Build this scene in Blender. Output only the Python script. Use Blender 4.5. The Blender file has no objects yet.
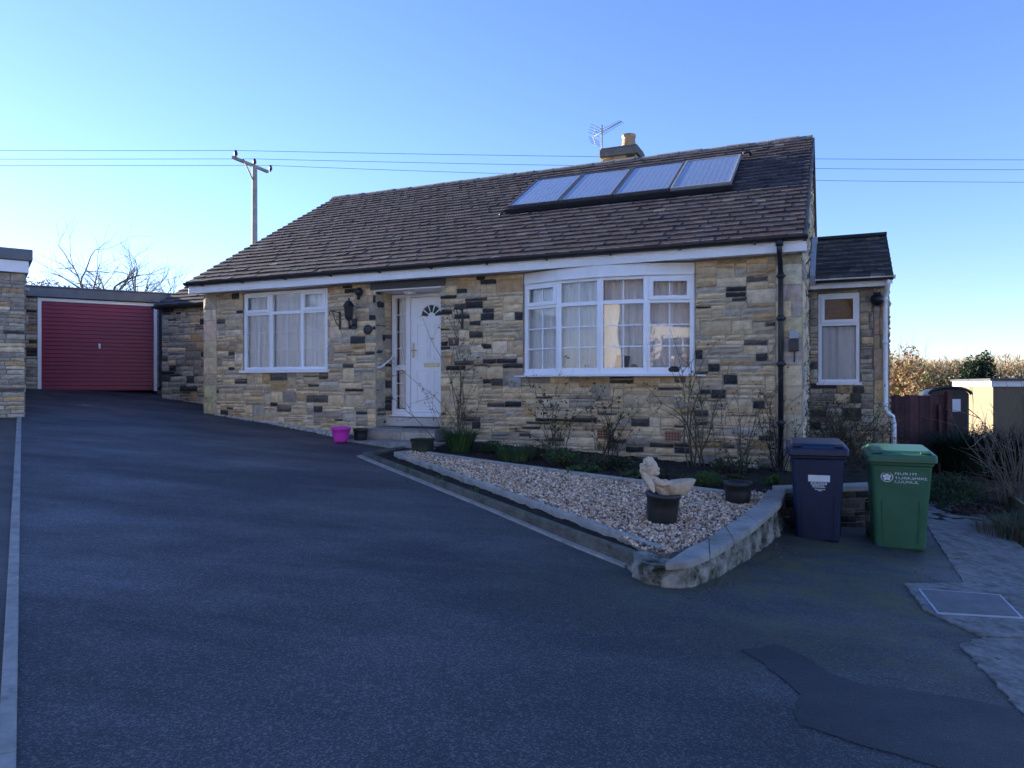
import bpy, bmesh, math, random
import numpy as np
from mathutils import Vector, Matrix, noise as mnoise
R = math.radians
rnd = random.Random(11)
scene = bpy.context.scene
COL = scene.collection

# ------------------------------------------------------------------ helpers
class MB:
    """collects shapes; build() links them as ONE mesh object with a per-face colour attribute"""
    def __init__(s, M=None):
        s.v = []; s.f = []; s.c = []; s.sm = []; s.M = M
    def add(s, vs, fs, col=(1, 1, 1), smooth=False, cols=None):
        n = len(s.v)
        if s.M is not None:
            vs = [tuple(s.M @ Vector(p)) for p in vs]
        s.v.extend(vs)
        for i, f in enumerate(fs):
            s.f.append(tuple(n + k for k in f))
            s.c.append(cols[i] if cols else col); s.sm.append(smooth)
    def box(s, x0, x1, y0, y1, z0, z1, col=(1, 1, 1)):
        s.add([(x0, y0, z0), (x1, y0, z0), (x1, y1, z0), (x0, y1, z0), (x0, y0, z1), (x1, y0, z1), (x1, y1, z1), (x0, y1, z1)],
              [(0, 3, 2, 1), (4, 5, 6, 7), (0, 1, 5, 4), (1, 2, 6, 5), (2, 3, 7, 6), (3, 0, 4, 7)], col)
    def tube(s, pts, rad, n=6, col=(1, 1, 1), cap=True):
        pts = [Vector(p) for p in pts]
        if not hasattr(rad, '__len__'): rad = [rad] * len(pts)
        vs = []; fs = []
        up = None
        for i, p in enumerate(pts):
            d = (pts[min(i + 1, len(pts) - 1)] - pts[max(i - 1, 0)])
            d = d.normalized() if d.length > 1e-9 else Vector((0, 0, 1))
            if up is None:
                up = Vector((0, 0, 1)) if abs(d.z) < .9 else Vector((1, 0, 0))
            a = d.cross(up)
            if a.length < 1e-4: a = d.cross(Vector((0, 1, 0)))
            a.normalize(); b = a.cross(d).normalized(); up = b
            for k in range(n):
                t = 2 * math.pi * k / n
                vs.append(tuple(p + (a * math.cos(t) + b * math.sin(t)) * rad[i]))
        for i in range(len(pts) - 1):
            for k in range(n):
                k2 = (k + 1) % n
                fs.append((i * n + k, i * n + k2, (i + 1) * n + k2, (i + 1) * n + k))
        if cap:
            fs.append(tuple(range(n))[::-1]); fs.append(tuple((len(pts) - 1) * n + k for k in range(n)))
        s.add(vs, fs, col, n > 4)
    def lathe(s, prof, c=(0, 0, 0), n=20, col=(1, 1, 1), smooth=True, caps=True):
        vs = []; fs = []
        for r, z in prof:
            for k in range(n):
                t = 2 * math.pi * k / n
                vs.append((c[0] + r * math.cos(t), c[1] + r * math.sin(t), c[2] + z))
        for i in range(len(prof) - 1):
            for k in range(n):
                k2 = (k + 1) % n
                fs.append((i * n + k, i * n + k2, (i + 1) * n + k2, (i + 1) * n + k))
        if caps:
            fs.append(tuple(range(n))[::-1]); fs.append(tuple((len(prof) - 1) * n + k for k in range(n)))
        s.add(vs, fs, col, smooth)
    def ball(s, c, r, col=(1, 1, 1), n=10, m=7, sc=(1, 1, 1)):
        prof = [(max(1e-4, math.sin(math.pi * i / m)) * r, -math.cos(math.pi * i / m) * r) for i in range(m + 1)]
        vs = []; fs = []
        for rr, z in prof:
            for k in range(n):
                t = 2 * math.pi * k / n
                vs.append((c[0] + rr * math.cos(t) * sc[0], c[1] + rr * math.sin(t) * sc[1], c[2] + z * sc[2]))
        for i in range(m):
            for k in range(n):
                k2 = (k + 1) % n
                fs.append((i * n + k, i * n + k2, (i + 1) * n + k2, (i + 1) * n + k))
        s.add(vs, fs, col, True)
    def prism(s, poly, zb, zt, col=(1, 1, 1)):
        """poly: xy list counter-clockwise; zb, zt numbers or functions of (x, y)"""
        n = len(poly)
        fb = zb if callable(zb) else (lambda x, y: zb)
        ft = zt if callable(zt) else (lambda x, y: zt)
        vs = [(x, y, fb(x, y)) for x, y in poly] + [(x, y, ft(x, y)) for x, y in poly]
        fs = [tuple(range(n))[::-1], tuple(range(n, 2 * n))] + [(i, (i + 1) % n, n + (i + 1) % n, n + i) for i in range(n)]
        s.add(vs, fs, col)
    def build(s, name, mat, parent=None, bevel=0, xf=None, subsurf=0):
        me = bpy.data.meshes.new(name)
        me.from_pydata(s.v, [], s.f)
        me.polygons.foreach_set('use_smooth', s.sm)
        at = me.color_attributes.new('Col', 'FLOAT_COLOR', 'CORNER')
        cc = np.ones((len(s.f), 4), dtype=np.float32)
        if len(s.c): cc[:, :3] = np.array(s.c, dtype=np.float32)
        cnt = np.array([len(f) for f in s.f])
        at.data.foreach_set('color', np.repeat(cc, cnt, axis=0).ravel())
        me.materials.append(mat); me.update()
        o = bpy.data.objects.new(name, me); COL.objects.link(o)
        if parent is not None: o.parent = parent
        if xf is not None: o.matrix_world = xf
        if bevel:
            b = o.modifiers.new('bevel', 'BEVEL'); b.width = bevel; b.segments = 2; b.limit_method = 'ANGLE'
        if subsurf:
            b = o.modifiers.new('sub', 'SUBSURF'); b.levels = subsurf; b.render_levels = subsurf
        return o

def tag(o, label=None, cat=None, group=None, kind=None):
    if label: o['label'] = label
    if cat: o['category'] = cat
    if group: o['group'] = group
    if kind: o['kind'] = kind
    return o
def thing(name, label, cat, loc=(0, 0, 0), rz=0, group=None):
    o = bpy.data.objects.new(name, None); COL.objects.link(o); o.empty_display_size = .2
    o.location = loc; o.rotation_euler = (0, 0, rz)
    return tag(o, label, cat, group)

# ------------------------------------------------------------------ materials
def mat(name, base=(.5, .5, .5), rough=.6, var=.25, scale=6, bump=.0, bscale=60, metal=0, spec=.5, col=False, detail=6, coat=0, hue=None):
    m = bpy.data.materials.new(name); m.use_nodes = True
    nt = m.node_tree; N = nt.nodes; L = nt.links
    p = N['Principled BSDF']; p.inputs['Roughness'].default_value = rough; p.inputs['Metallic'].default_value = metal
    p.inputs['Specular IOR Level'].default_value = spec; p.inputs['Coat Weight'].default_value = coat
    tc = N.new('ShaderNodeTexCoord')
    nz = N.new('ShaderNodeTexNoise'); nz.inputs['Scale'].default_value = scale; nz.inputs['Detail'].default_value = detail; nz.inputs['Roughness'].default_value = .65
    L.new(tc.outputs['Object'], nz.inputs['Vector'])
    mr = N.new('ShaderNodeMapRange'); mr.inputs[1].default_value = .25; mr.inputs[2].default_value = .75
    mr.inputs[3].default_value = 1 - var; mr.inputs[4].default_value = 1 + var
    L.new(nz.outputs['Fac'], mr.inputs[0])
    mx = N.new('ShaderNodeMix'); mx.data_type = 'RGBA'; mx.blend_type = 'MULTIPLY'; mx.inputs[0].default_value = 1
    if col:
        a = N.new('ShaderNodeAttribute'); a.attribute_name = 'Col'
        if base == (1, 1, 1): L.new(a.outputs['Color'], mx.inputs[6])
        else:
            m2 = N.new('ShaderNodeMix'); m2.data_type = 'RGBA'; m2.blend_type = 'MULTIPLY'; m2.inputs[0].default_value = 1
            L.new(a.outputs['Color'], m2.inputs[6]); m2.inputs[7].default_value = (*base, 1); L.new(m2.outputs[2], mx.inputs[6])
    else: mx.inputs[6].default_value = (*base, 1)
    L.new(mr.outputs[0], mx.inputs[7])
    out = mx.outputs[2]
    if hue:                                         # second colour in blotches (stains, lichen, moss)
        h2, hs, lo, hi = hue
        n2 = N.new('ShaderNodeTexNoise'); n2.inputs['Scale'].default_value = hs; n2.inputs['Detail'].default_value = 8; n2.inputs['Roughness'].default_value = .7
        L.new(tc.outputs['Object'], n2.inputs['Vector'])
        r2 = N.new('ShaderNodeMapRange'); r2.inputs[1].default_value = lo; r2.inputs[2].default_value = hi; L.new(n2.outputs['Fac'], r2.inputs[0])
        m3 = N.new('ShaderNodeMix'); m3.data_type = 'RGBA'; L.new(r2.outputs[0], m3.inputs[0]); L.new(out, m3.inputs[6]); m3.inputs[7].default_value = (*h2, 1)
        out = m3.outputs[2]
    L.new(out, p.inputs['Base Color'])
    if bump:
        nb = N.new('ShaderNodeTexNoise'); nb.inputs['Scale'].default_value = bscale; nb.inputs['Detail'].default_value = 5
        L.new(tc.outputs['Object'], nb.inputs['Vector'])
        b = N.new('ShaderNodeBump'); b.inputs['Strength'].default_value = bump; b.inputs['Distance'].default_value = .02
        L.new(nb.outputs['Fac'], b.inputs['Height']); L.new(b.outputs['Normal'], p.inputs['Normal'])
    return m

def asphalt_mat(name, base, chip, chipc, moss=None, worn=.5, bumps=.9):
    m = bpy.data.materials.new(name); m.use_nodes = True
    nt = m.node_tree; N = nt.nodes; L = nt.links; p = N['Principled BSDF']
    p.inputs['Roughness'].default_value = .58; p.inputs['Specular IOR Level'].default_value = .5
    tc = N.new('ShaderNodeTexCoord')
    v = N.new('ShaderNodeTexVoronoi'); v.inputs['Scale'].default_value = 118; L.new(tc.outputs['Object'], v.inputs['Vector'])
    bw = N.new('ShaderNodeRGBToBW'); L.new(v.outputs['Color'], bw.inputs[0])
    r = N.new('ShaderNodeMapRange'); r.inputs[1].default_value = .55; r.inputs[2].default_value = .85; r.inputs[3].default_value = 0; r.inputs[4].default_value = chip
    L.new(bw.outputs[0], r.inputs[0])
    big = N.new('ShaderNodeTexNoise'); big.inputs['Scale'].default_value = .55; big.inputs['Detail'].default_value = 5; big.inputs['Roughness'].default_value = .6
    mp = N.new('ShaderNodeMapping'); mp.inputs['Rotation'].default_value = (0, 0, R(20)); mp.inputs['Scale'].default_value = (.8, 1.8, 1)
    L.new(tc.outputs['Object'], mp.inputs[0]); L.new(mp.outputs[0], big.inputs['Vector'])
    wr = N.new('ShaderNodeMapRange'); wr.inputs[1].default_value = .42; wr.inputs[2].default_value = .72; wr.inputs[3].default_value = 1 - worn * .35; wr.inputs[4].default_value = 1 + worn
    L.new(big.outputs['Fac'], wr.inputs[0])
    m1 = N.new('ShaderNodeMix'); m1.data_type = 'RGBA'; m1.inputs[6].default_value = (*base, 1); m1.inputs[7].default_value = (*chipc, 1); L.new(r.outputs[0], m1.inputs[0])
    m2 = N.new('ShaderNodeMix'); m2.data_type = 'RGBA'; m2.blend_type = 'MULTIPLY'; m2.inputs[0].default_value = 1
    rr_ = N.new('ShaderNodeMapRange'); rr_.inputs[1].default_value = .4; rr_.inputs[2].default_value = .7; rr_.inputs[3].default_value = .68; rr_.inputs[4].default_value = .4; L.new(big.outputs['Fac'], rr_.inputs[0]); L.new(rr_.outputs[0], p.inputs['Roughness'])
    L.new(m1.outputs[2], m2.inputs[6]); L.new(wr.outputs[0], m2.inputs[7]); out = m2.outputs[2]
    # pale specks and fallen bits
    v2 = N.new('ShaderNodeTexVoronoi'); v2.inputs['Scale'].default_value = 9; L.new(tc.outputs['Object'], v2.inputs['Vector'])
    s2 = N.new('ShaderNodeMapRange'); s2.inputs[1].default_value = .07; s2.inputs[2].default_value = .045; L.new(v2.outputs['Distance'], s2.inputs[0])
    m5 = N.new('ShaderNodeMix'); m5.data_type = 'RGBA'; m5.inputs[7].default_value = (.2, .18, .15, 1); L.new(out, m5.inputs[6])
    k5 = N.new('ShaderNodeMath'); k5.operation = 'MULTIPLY'; k5.inputs[1].default_value = .5; L.new(s2.outputs[0], k5.inputs[0]); L.new(k5.outputs[0], m5.inputs[0]); out = m5.outputs[2]
    if moss:                                        # moss grows round the bins and the garden wall
        (mx_, my_, mr_), mc = moss
        sub = N.new('ShaderNodeVectorMath'); sub.operation = 'DISTANCE'; sub.inputs[1].default_value = (mx_, my_, 0)
        L.new(tc.outputs['Object'], sub.inputs[0])
        n3 = N.new('ShaderNodeTexNoise'); n3.inputs['Scale'].default_value = 2.2; n3.inputs['Detail'].default_value = 9; n3.inputs['Roughness'].default_value = .75; L.new(tc.outputs['Object'], n3.inputs['Vector'])
        r3 = N.new('ShaderNodeMapRange'); r3.inputs[1].default_value = mr_; r3.inputs[2].default_value = mr_ * .35; L.new(sub.outputs['Value'], r3.inputs[0])
        r4 = N.new('ShaderNodeMapRange'); r4.inputs[1].default_value = .42; r4.inputs[2].default_value = .66; L.new(n3.outputs['Fac'], r4.inputs[0])
        k = N.new('ShaderNodeMath'); k.operation = 'MULTIPLY'; L.new(r3.outputs[0], k.inputs[0]); L.new(r4.outputs[0], k.inputs[1])
        m4 = N.new('ShaderNodeMix'); m4.data_type = 'RGBA'; L.new(k.outputs[0], m4.inputs[0]); L.new(out, m4.inputs[6]); m4.inputs[7].default_value = (*mc, 1); out = m4.outputs[2]
    L.new(out, p.inputs['Base Color'])
    b = N.new('ShaderNodeBump'); b.inputs['Strength'].default_value = bumps; b.inputs['Distance'].default_value = .012
    L.new(v.outputs['Distance'], b.inputs['Height'])
    nb = N.new('ShaderNodeTexNoise'); nb.inputs['Scale'].default_value = 3; nb.inputs['Detail'].default_value = 4; L.new(tc.outputs['Object'], nb.inputs['Vector'])
    b2 = N.new('ShaderNodeBump'); b2.inputs['Strength'].default_value = .15; b2.inputs['Distance'].default_value = .05
    L.new(nb.outputs['Fac'], b2.inputs['Height']); L.new(b.outputs['Normal'], b2.inputs['Normal']); L.new(b2.outputs['Normal'], p.inputs['Normal'])
    return m

def glass_mat(name, tint=(.97, .98, .98)):
    m = bpy.data.materials.new(name); m.use_nodes = True
    nt = m.node_tree; N = nt.nodes; L = nt.links
    N.remove(N['Principled BSDF'])
    tr = N.new('ShaderNodeBsdfTransparent'); tr.inputs[0].default_value = (*tint, 1)
    gl = N.new('ShaderNodeBsdfGlossy'); gl.inputs['Roughness'].default_value = .01
    tc = N.new('ShaderNodeTexCoord'); nz = N.new('ShaderNodeTexNoise'); nz.inputs['Scale'].default_value = 1.6; nz.inputs['Detail'].default_value = 1
    L.new(tc.outputs['Object'], nz.inputs['Vector'])
    b = N.new('ShaderNodeBump'); b.inputs['Strength'].default_value = .12; b.inputs['Distance'].default_value = .03; L.new(nz.outputs['Fac'], b.inputs['Height']); L.new(b.outputs['Normal'], gl.inputs['Normal'])
    fr = N.new('ShaderNodeFresnel'); fr.inputs['IOR'].default_value = 1.75
    mx = N.new('ShaderNodeMixShader'); L.new(fr.outputs[0], mx.inputs[0]); L.new(tr.outputs[0], mx.inputs[1]); L.new(gl.outputs[0], mx.inputs[2])
    L.new(mx.outputs[0], N['Material Output'].inputs[0])
    return m

M_stone = mat('stone', (1, 1, 1), .85, .3, 9, .5, 45, col=True, spec=.25, hue=((.07, .065, .06), 3.2, .62, .8))
M_stone2 = mat('old_stone', (1, 1, 1), .88, .3, 12, .6, 55, col=True, spec=.2, hue=((.08, .08, .065), 3.5, .55, .75))
M_mortar = mat('mortar', (.27, .245, .2), .95, .25, 12, .4, 80, spec=.1)
M_tile = mat('roof_tile', (1, 1, 1), .75, .35, 7, .4, 90, col=True, spec=.3, hue=((.2, .19, .17), 14, .68, .78))
M_ridge = mat('ridge_mortar', (.17, .15, .13), .85, .4, 9, .6, 60, spec=.2, hue=((.38, .36, .32), 11, .55, .7))
M_upvc = mat('white_upvc', (.86, .87, .88), .35, .04, 3)
M_offwhite = mat('white_paint', (.82, .83, .83), .5, .08, 3, hue=((.5, .5, .48), 4, .62, .85))
M_black = mat('black_plastic', (.018, .019, .022), .4, .2, 8)
M_black2 = mat('dark_lead', (.06, .065, .075), .5, .2, 6)
M_lead = mat('lead_flashing', (.35, .38, .42), .5, .2, 5)
M_asph = asphalt_mat('asphalt', (.028, .032, .04), .65, (.165, .17, .18), moss=((2.7, 6.6, 3.4), (.085, .09, .03)), worn=.6, bumps=.6)
M_asph2 = asphalt_mat('asphalt_new', (.018, .022, .03), .35, (.05, .05, .055), worn=.2, bumps=.6)
M_asph3 = asphalt_mat('asphalt_old', (.05, .051, .053), .5, (.12, .12, .115), worn=.5)
M_conc = mat('concrete', (.34, .325, .29), .9, .35, 5, .6, 70, spec=.2, hue=((.1, .1, .075), 2.5, .5, .72))
M_conc2 = mat('pale_concrete', (.35, .335, .3), .9, .3, 7, .5, 60, spec=.2, hue=((.13, .13, .1), 5, .55, .75))
M_path = mat('path_concrete', (.22, .215, .2), .92, .45, 14, .35, 140, spec=.2, detail=10, hue=((.1, .1, .088), 6, .48, .66))
M_rub = mat('rubble', (.28, .265, .22), .92, .6, 7, 1.0, 25, spec=.15, hue=((.045, .048, .03), 5, .45, .62))
M_soil = mat('soil', (.04, .033, .026), .95, .5, 9, 1., 40, spec=.1)
M_ground = mat('rough_ground', (.06, .06, .03), .95, .5, 1.2, .8, 20, spec=.1, hue=((.05, .04, .028), .8, .45, .6))
M_peb = mat('pebble', (1, 1, 1), .7, .2, 30, spec=.3, col=True)
M_glass = glass_mat('window_glass')
M_net = mat('net_curtain', (.9, .91, .92), .9, .05, 8, spec=.1)
M_inner = mat('room_plaster', (.5, .48, .44), .9, .1, 2)
M_red = mat('garage_red', (.23, .011, .046), .42, .12, 3)
M_felt = mat('roof_felt', (.16, .17, .18), .85, .2, 5, .3, 90)
M_fence = mat('stained_wood', (1, 1, 1), .8, .4, 6, .4, 50, col=True, hue=((.13, .11, .1), 5, .6, .8))
M_wood = mat('weathered_timber', (.2, .17, .09), .85, .35, 6, .5, 40, hue=((.1, .12, .05), 3, .5, .7))
M_bark = mat('bark', (.17, .145, .11), .9, .4, 9, .5, 40, col=False)
M_leaf = mat('leaf', (1, 1, 1), .6, .25, 3, col=True, spec=.3)
nt_ = M_leaf.node_tree; pr_ = nt_.nodes['Principled BSDF']; tl_ = nt_.nodes.new('ShaderNodeBsdfTranslucent'); mx_s = nt_.nodes.new('ShaderNodeMixShader'); mx_s.inputs[0].default_value = .35
nt_.links.new(pr_.inputs['Base Color'].links[0].from_socket, tl_.inputs[0]); nt_.links.new(pr_.outputs[0], mx_s.inputs[1]); nt_.links.new(tl_.outputs[0], mx_s.inputs[2]); nt_.links.new(mx_s.outputs[0], nt_.nodes['Material Output'].inputs[0])
M_pot = mat('black_pot', (.02, .021, .02), .45, .3, 6)
M_pink = mat('pink_plastic', (.62, .045, .4), .4, .05, 4)
M_terra = mat('clay_pot', (.42, .27, .15), .85, .3, 6, .3, 40, hue=((.2, .12, .08), 5, .55, .7))
M_statue = mat('cast_stone', (.6, .47, .33), .85, .25, 14, .4, 50, hue=((.2, .17, .12), 9, .58, .75))
M_galv = mat('galvanised', (.36, .37, .38), .5, .15, 5, metal=.5)
M_pole = mat('pole_wood', (.34, .31, .25), .85, .25, 4)
M_wire = mat('wire', (.16, .17, .19), .6, .1, 2)
M_gbin = mat('green_plastic', (.028, .115, .06), .42, .15, 4, hue=((.06, .12, .08), 5, .6, .9))
M_bbin = mat('blue_plastic', (.002, .014, .046), .42, .15, 4, hue=((.03, .04, .07), 5, .6, .9))
M_print = mat('white_print', (.62, .66, .66), .6, .1, 9)
M_rubber = mat('rubber', (.015, .015, .015), .7, .2, 9)
M_brass = mat('brass', (.5, .4, .24), .35, .1, 5, metal=.6)
M_render = mat('render', (.17, .135, .085), .9, .12, 4, .3, 60)
M_white_render = mat('white_render', (.8, .78, .75), .9, .06, 1.5)
M_collector = mat('collector_glass', (.2, .24, .31), .12, .08, 1.5, metal=.25, spec=.8, coat=.6)
M_terracotta = mat('airbrick', (.36, .17, .1), .85, .2, 10)
M_cover = mat('steel_cover', (.12, .12, .125), .6, .35, 6, .3, 50, metal=.15, hue=((.2, .13, .09), 4, .6, .75))

# ------------------------------------------------------------------ terrain
def cl(a, lo, hi): return max(lo, min(hi, a))
def H(x, y): return -.086 * cl(x, -18, 14) + .0455 * cl(y, -14, 26)
def GPz(x, y): return -.057 - .0248 * x + .0686 * y
xs = [-220, -120, -60, -30, -18, -9, 0, 5, 9, 14, 30, 60, 120, 220]
ys = [-220, -120, -60, -30, -14, -5, 3, 10, 18, 26, 45, 70, 120, 220]
mb = MB()
mb.add([(x, y, H(x, y)) for y in ys for x in xs],
       [(j * len(xs) + i, j * len(xs) + i + 1, (j + 1) * len(xs) + i + 1, (j + 1) * len(xs) + i) for j in range(len(ys) - 1) for i in range(len(xs) - 1)])
tag(mb.build('ground', M_ground), kind='structure')

def ragged(poly, step=.12, amp=.012, seed=1):
    r = random.Random(seed); out = []
    for i, a in enumerate(poly):
        b = poly[(i + 1) % len(poly)]; L = math.hypot(b[0] - a[0], b[1] - a[1]); n = max(1, int(L / step))
        for k in range(n):
            t = k / n; j = amp if k else 0
            out.append((a[0] + (b[0] - a[0]) * t + r.uniform(-j, j), a[1] + (b[1] - a[1]) * t + r.uniform(-j, j)))
    return out
def ccw(p): return p if sum(p[i][0] * p[(i + 1) % len(p)][1] - p[(i + 1) % len(p)][0] * p[i][1] for i in range(len(p))) > 0 else p[::-1]
def sheet(name, poly, m, dz, base=H, thick=.05):
    mb = MB(); poly = ccw(poly)
    mb.prism(poly, lambda x, y: base(x, y) + dz - thick, lambda x, y: base(x, y) + dz)
    return mb.build(name, m)

kd = Vector((.559, -.829)); kn = Vector((.829, .559))
KA = (-7.86, 11.52); KB = (-1.9, 2.68)
def kp(t, o=0): return (KA[0] + kd.x * t + kn.x * o, KA[1] + kd.y * t + kn.y * o)
edge = [(6.4, 12.2), (5.22, 9.17), (4.62, 7.85), (3.99, 6.39), (3.35, 6.19), (3.14, 5.52), (3.26, 5.0), (2.97, 4.81), (2.78, 4.05), (2.70, 3.82), (2.42, 3.1), (2.1, 1.8), (1.7, -1), (1.4, -13.4)]
drive = [kp(0, .053), (-9.7, 13.6), (-12.5, 14.6), (-9.5, 19.5), (-2, 19.5)] + edge + [(-.52, -13.5), kp(13, .053)]
tag(sheet('driveway', drive, M_asph, .008), kind='structure')
nb = [kp(-.3, 0), kp(13, 0), (-.6, -13.5), (-17.5, -13.5), (-17.5, 9.5), (-10.5, 11.5)]
tag(sheet('neighbour_driveway', nb, M_asph3, .004), kind='structure')
tag(sheet('road', [(-40, -12.9), (40, -12.9), (40, -13.6), (-40, -13.6)], M_asph3, .02), kind='structure')
mb = MB(); t = -.2
while t < 13:                                        # row of flush concrete edging stones
    w = .9 + rnd.uniform(-.02, .02); a, b = kp(t, -.005), kp(t + w - .008, -.005); c, d = kp(t + w - .008, .055), kp(t, .055)
    mb.prism([a, b, c, d], lambda x, y: H(x, y) - .08, lambda x, y: H(x, y) + .022)
    t += w
tag(mb.build('kerb', M_conc2, bevel=.006), kind='structure')
patch = [(1.39, 4.41), (1.56, 4.5), (1.65, 4.56), (1.72, 4.5), (1.77, 4.4), (1.83, 4.2), (1.95, 4.06), (2.2, 4.04), (2.47, 4.0), (2.74, 3.9), (2.55, 3.5), (2.3, 3.1), (2.02, 3.2), (1.63, 3.38), (1.40, 3.53), (1.43, 3.68), (1.54, 3.86), (1.5, 4.1), (1.46, 4.28)]
tag(sheet('asphalt_patch', ragged(patch, .06, .012, 3), M_asph2, .014, thick=.02), kind='structure')
A = [(5.22, 9.17), (3.99, 6.40), (5.0, 6.36), (6.35, 9.64), (7.6, 12.2), (6.35, 12.0)]
B = [(3.35, 6.19), (3.99, 6.385), (5.0, 6.345), (4.72, 5.2), (3.27, 5.03), (3.14, 5.52)]
Cc = [(3.255, 5.01), (4.71, 5.18), (4.3, 3.4), (3.6, -1), (1.72, -1), (2.1, 1.8), (2.42, 3.1), (2.70, 3.82), (2.78, 4.05), (2.97, 4.81)]
tag(sheet('path', ragged(A, .03, .012, 5), M_path, .016), kind='structure')
tag(sheet('path_slab', ragged(B, .03, .012, 6), M_path, .022), kind='structure')
tag(sheet('path_lower', ragged(Cc, .03, .014, 7), M_path, .018), kind='structure')
t_ = thing('manhole_cover', 'rectangular steel inspection cover let into the cracked concrete path', 'manhole cover', (3.63, 5.75, H(3.63, 5.75)))
mc = [(3.38, 6.04), (4.09, 6.07), (3.87, 5.48), (3.18, 5.42)]
loc = lambda pts: [(x - 3.63, y - 5.75) for x, y in pts]
hz = lambda d: (lambda x, y: H(x + 3.63, y + 5.75) - H(3.63, 5.75) + d)
mb = MB(); mb.prism(ccw(loc(mc)), hz(-.02), hz(.03)); mb.build('frame', M_lead, t_)
cx_, cy_ = sum(p[0] for p in mc) / 4, sum(p[1] for p in mc) / 4
mb = MB(); mb.prism(ccw(loc([(cx_ + (x - cx_) * .94, cy_ + (y - cy_) * .92) for x, y in mc])), hz(.01), hz(.034)); mb.build('lid', M_cover, t_, bevel=.003)

# ------------------------------------------------------------------ stonework
BUFF = [(.66, .5, .29), (.58, .44, .26), (.7, .54, .32), (.53, .42, .27), (.68, .55, .37)]
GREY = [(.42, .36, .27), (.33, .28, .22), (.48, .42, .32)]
OCHRE = [(.5, .33, .16), (.46, .31, .17)]
DARK = [(.045, .044, .048), (.06, .056, .055), (.09, .08, .07), (.12, .105, .09)]
def stone(mb, x0, x1, z0, z1, P, col, r, depth=.025, rough=.008):
    """one roughly dressed block, its face at -depth in front of the wall plane; P maps (x, d, z) to 3D"""
    nx = max(2, min(7, int((x1 - x0) / .07) + 1)); nz = 2 if z1 - z0 < .14 else 3
    g = .007
    x0 += g; x1 -= g; z0 += g; z1 -= g
    jc = [[(r.uniform(-.007, .007), r.uniform(-.005, .005)) for _ in range(2)] for _ in range(2)]
    vs = []; fs = []
    d0 = depth * r.uniform(.55, 1.25)
    for j in range(nz + 1):
        for i in range(nx + 1):
            a = i / nx; b = j / nz
            jx = (jc[0][0][0] * (1 - a) + jc[0][1][0] * a) * (1 - b) + (jc[1][0][0] * (1 - a) + jc[1][1][0] * a) * b
            jz = (jc[0][0][1] * (1 - a) + jc[0][1][1] * a) * (1 - b) + (jc[1][0][1] * (1 - a) + jc[1][1][1] * a) * b
            ed = (i in (0, nx)) or (j in (0, nz))
            if ed: jx += r.uniform(-.004, .004); jz += r.uniform(-.004, .004)
            d = d0 * (.4 if ed else 1) + r.uniform(-rough, rough) * (.5 if ed else 1)
            vs.append((x0 + (x1 - x0) * a + jx, d, z0 + (z1 - z0) * b + jz))
    W = nx + 1
    for j in range(nz):
        for i in range(nx): fs.append((j * W + i, j * W + i + 1, (j + 1) * W + i + 1, (j + 1) * W + i))
    ring = [i for i in range(W)] + [j * W + nx for j in range(1, nz + 1)] + [nz * W + i for i in range(nx - 1, -1, -1)] + [j * W for j in range(nz - 1, 0, -1)]
    n = len(vs); k = len(ring)
    for q in ring: vs.append((vs[q][0], -.004, vs[q][2]))
    for q in range(k): fs.append((ring[q], n + q, n + (q + 1) % k, ring[(q + 1) % k]))
    mb.add([P(*v) for v in vs], fs, col)
def rect_sub(rc, h):
    x0, x1, z0, z1 = rc; a0, a1, b0, b1 = h
    if x1 <= a0 or x0 >= a1 or z1 <= b0 or z0 >= b1: return [rc]
    o = []
    if x0 < a0: o.append((x0, a0, z0, z1))
    if x1 > a1: o.append((a1, x1, z0, z1))
    m0, m1 = max(x0, a0), min(x1, a1)
    if z0 < b0: o.append((m0, m1, z0, b0))
    if z1 > b1: o.append((m0, m1, b1, z1))
    return o
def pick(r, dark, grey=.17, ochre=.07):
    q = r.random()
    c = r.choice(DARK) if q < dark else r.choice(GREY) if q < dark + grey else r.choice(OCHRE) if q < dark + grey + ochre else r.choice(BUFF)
    k = r.uniform(.86, 1.12); return tuple(k * a for a in c)
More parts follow.
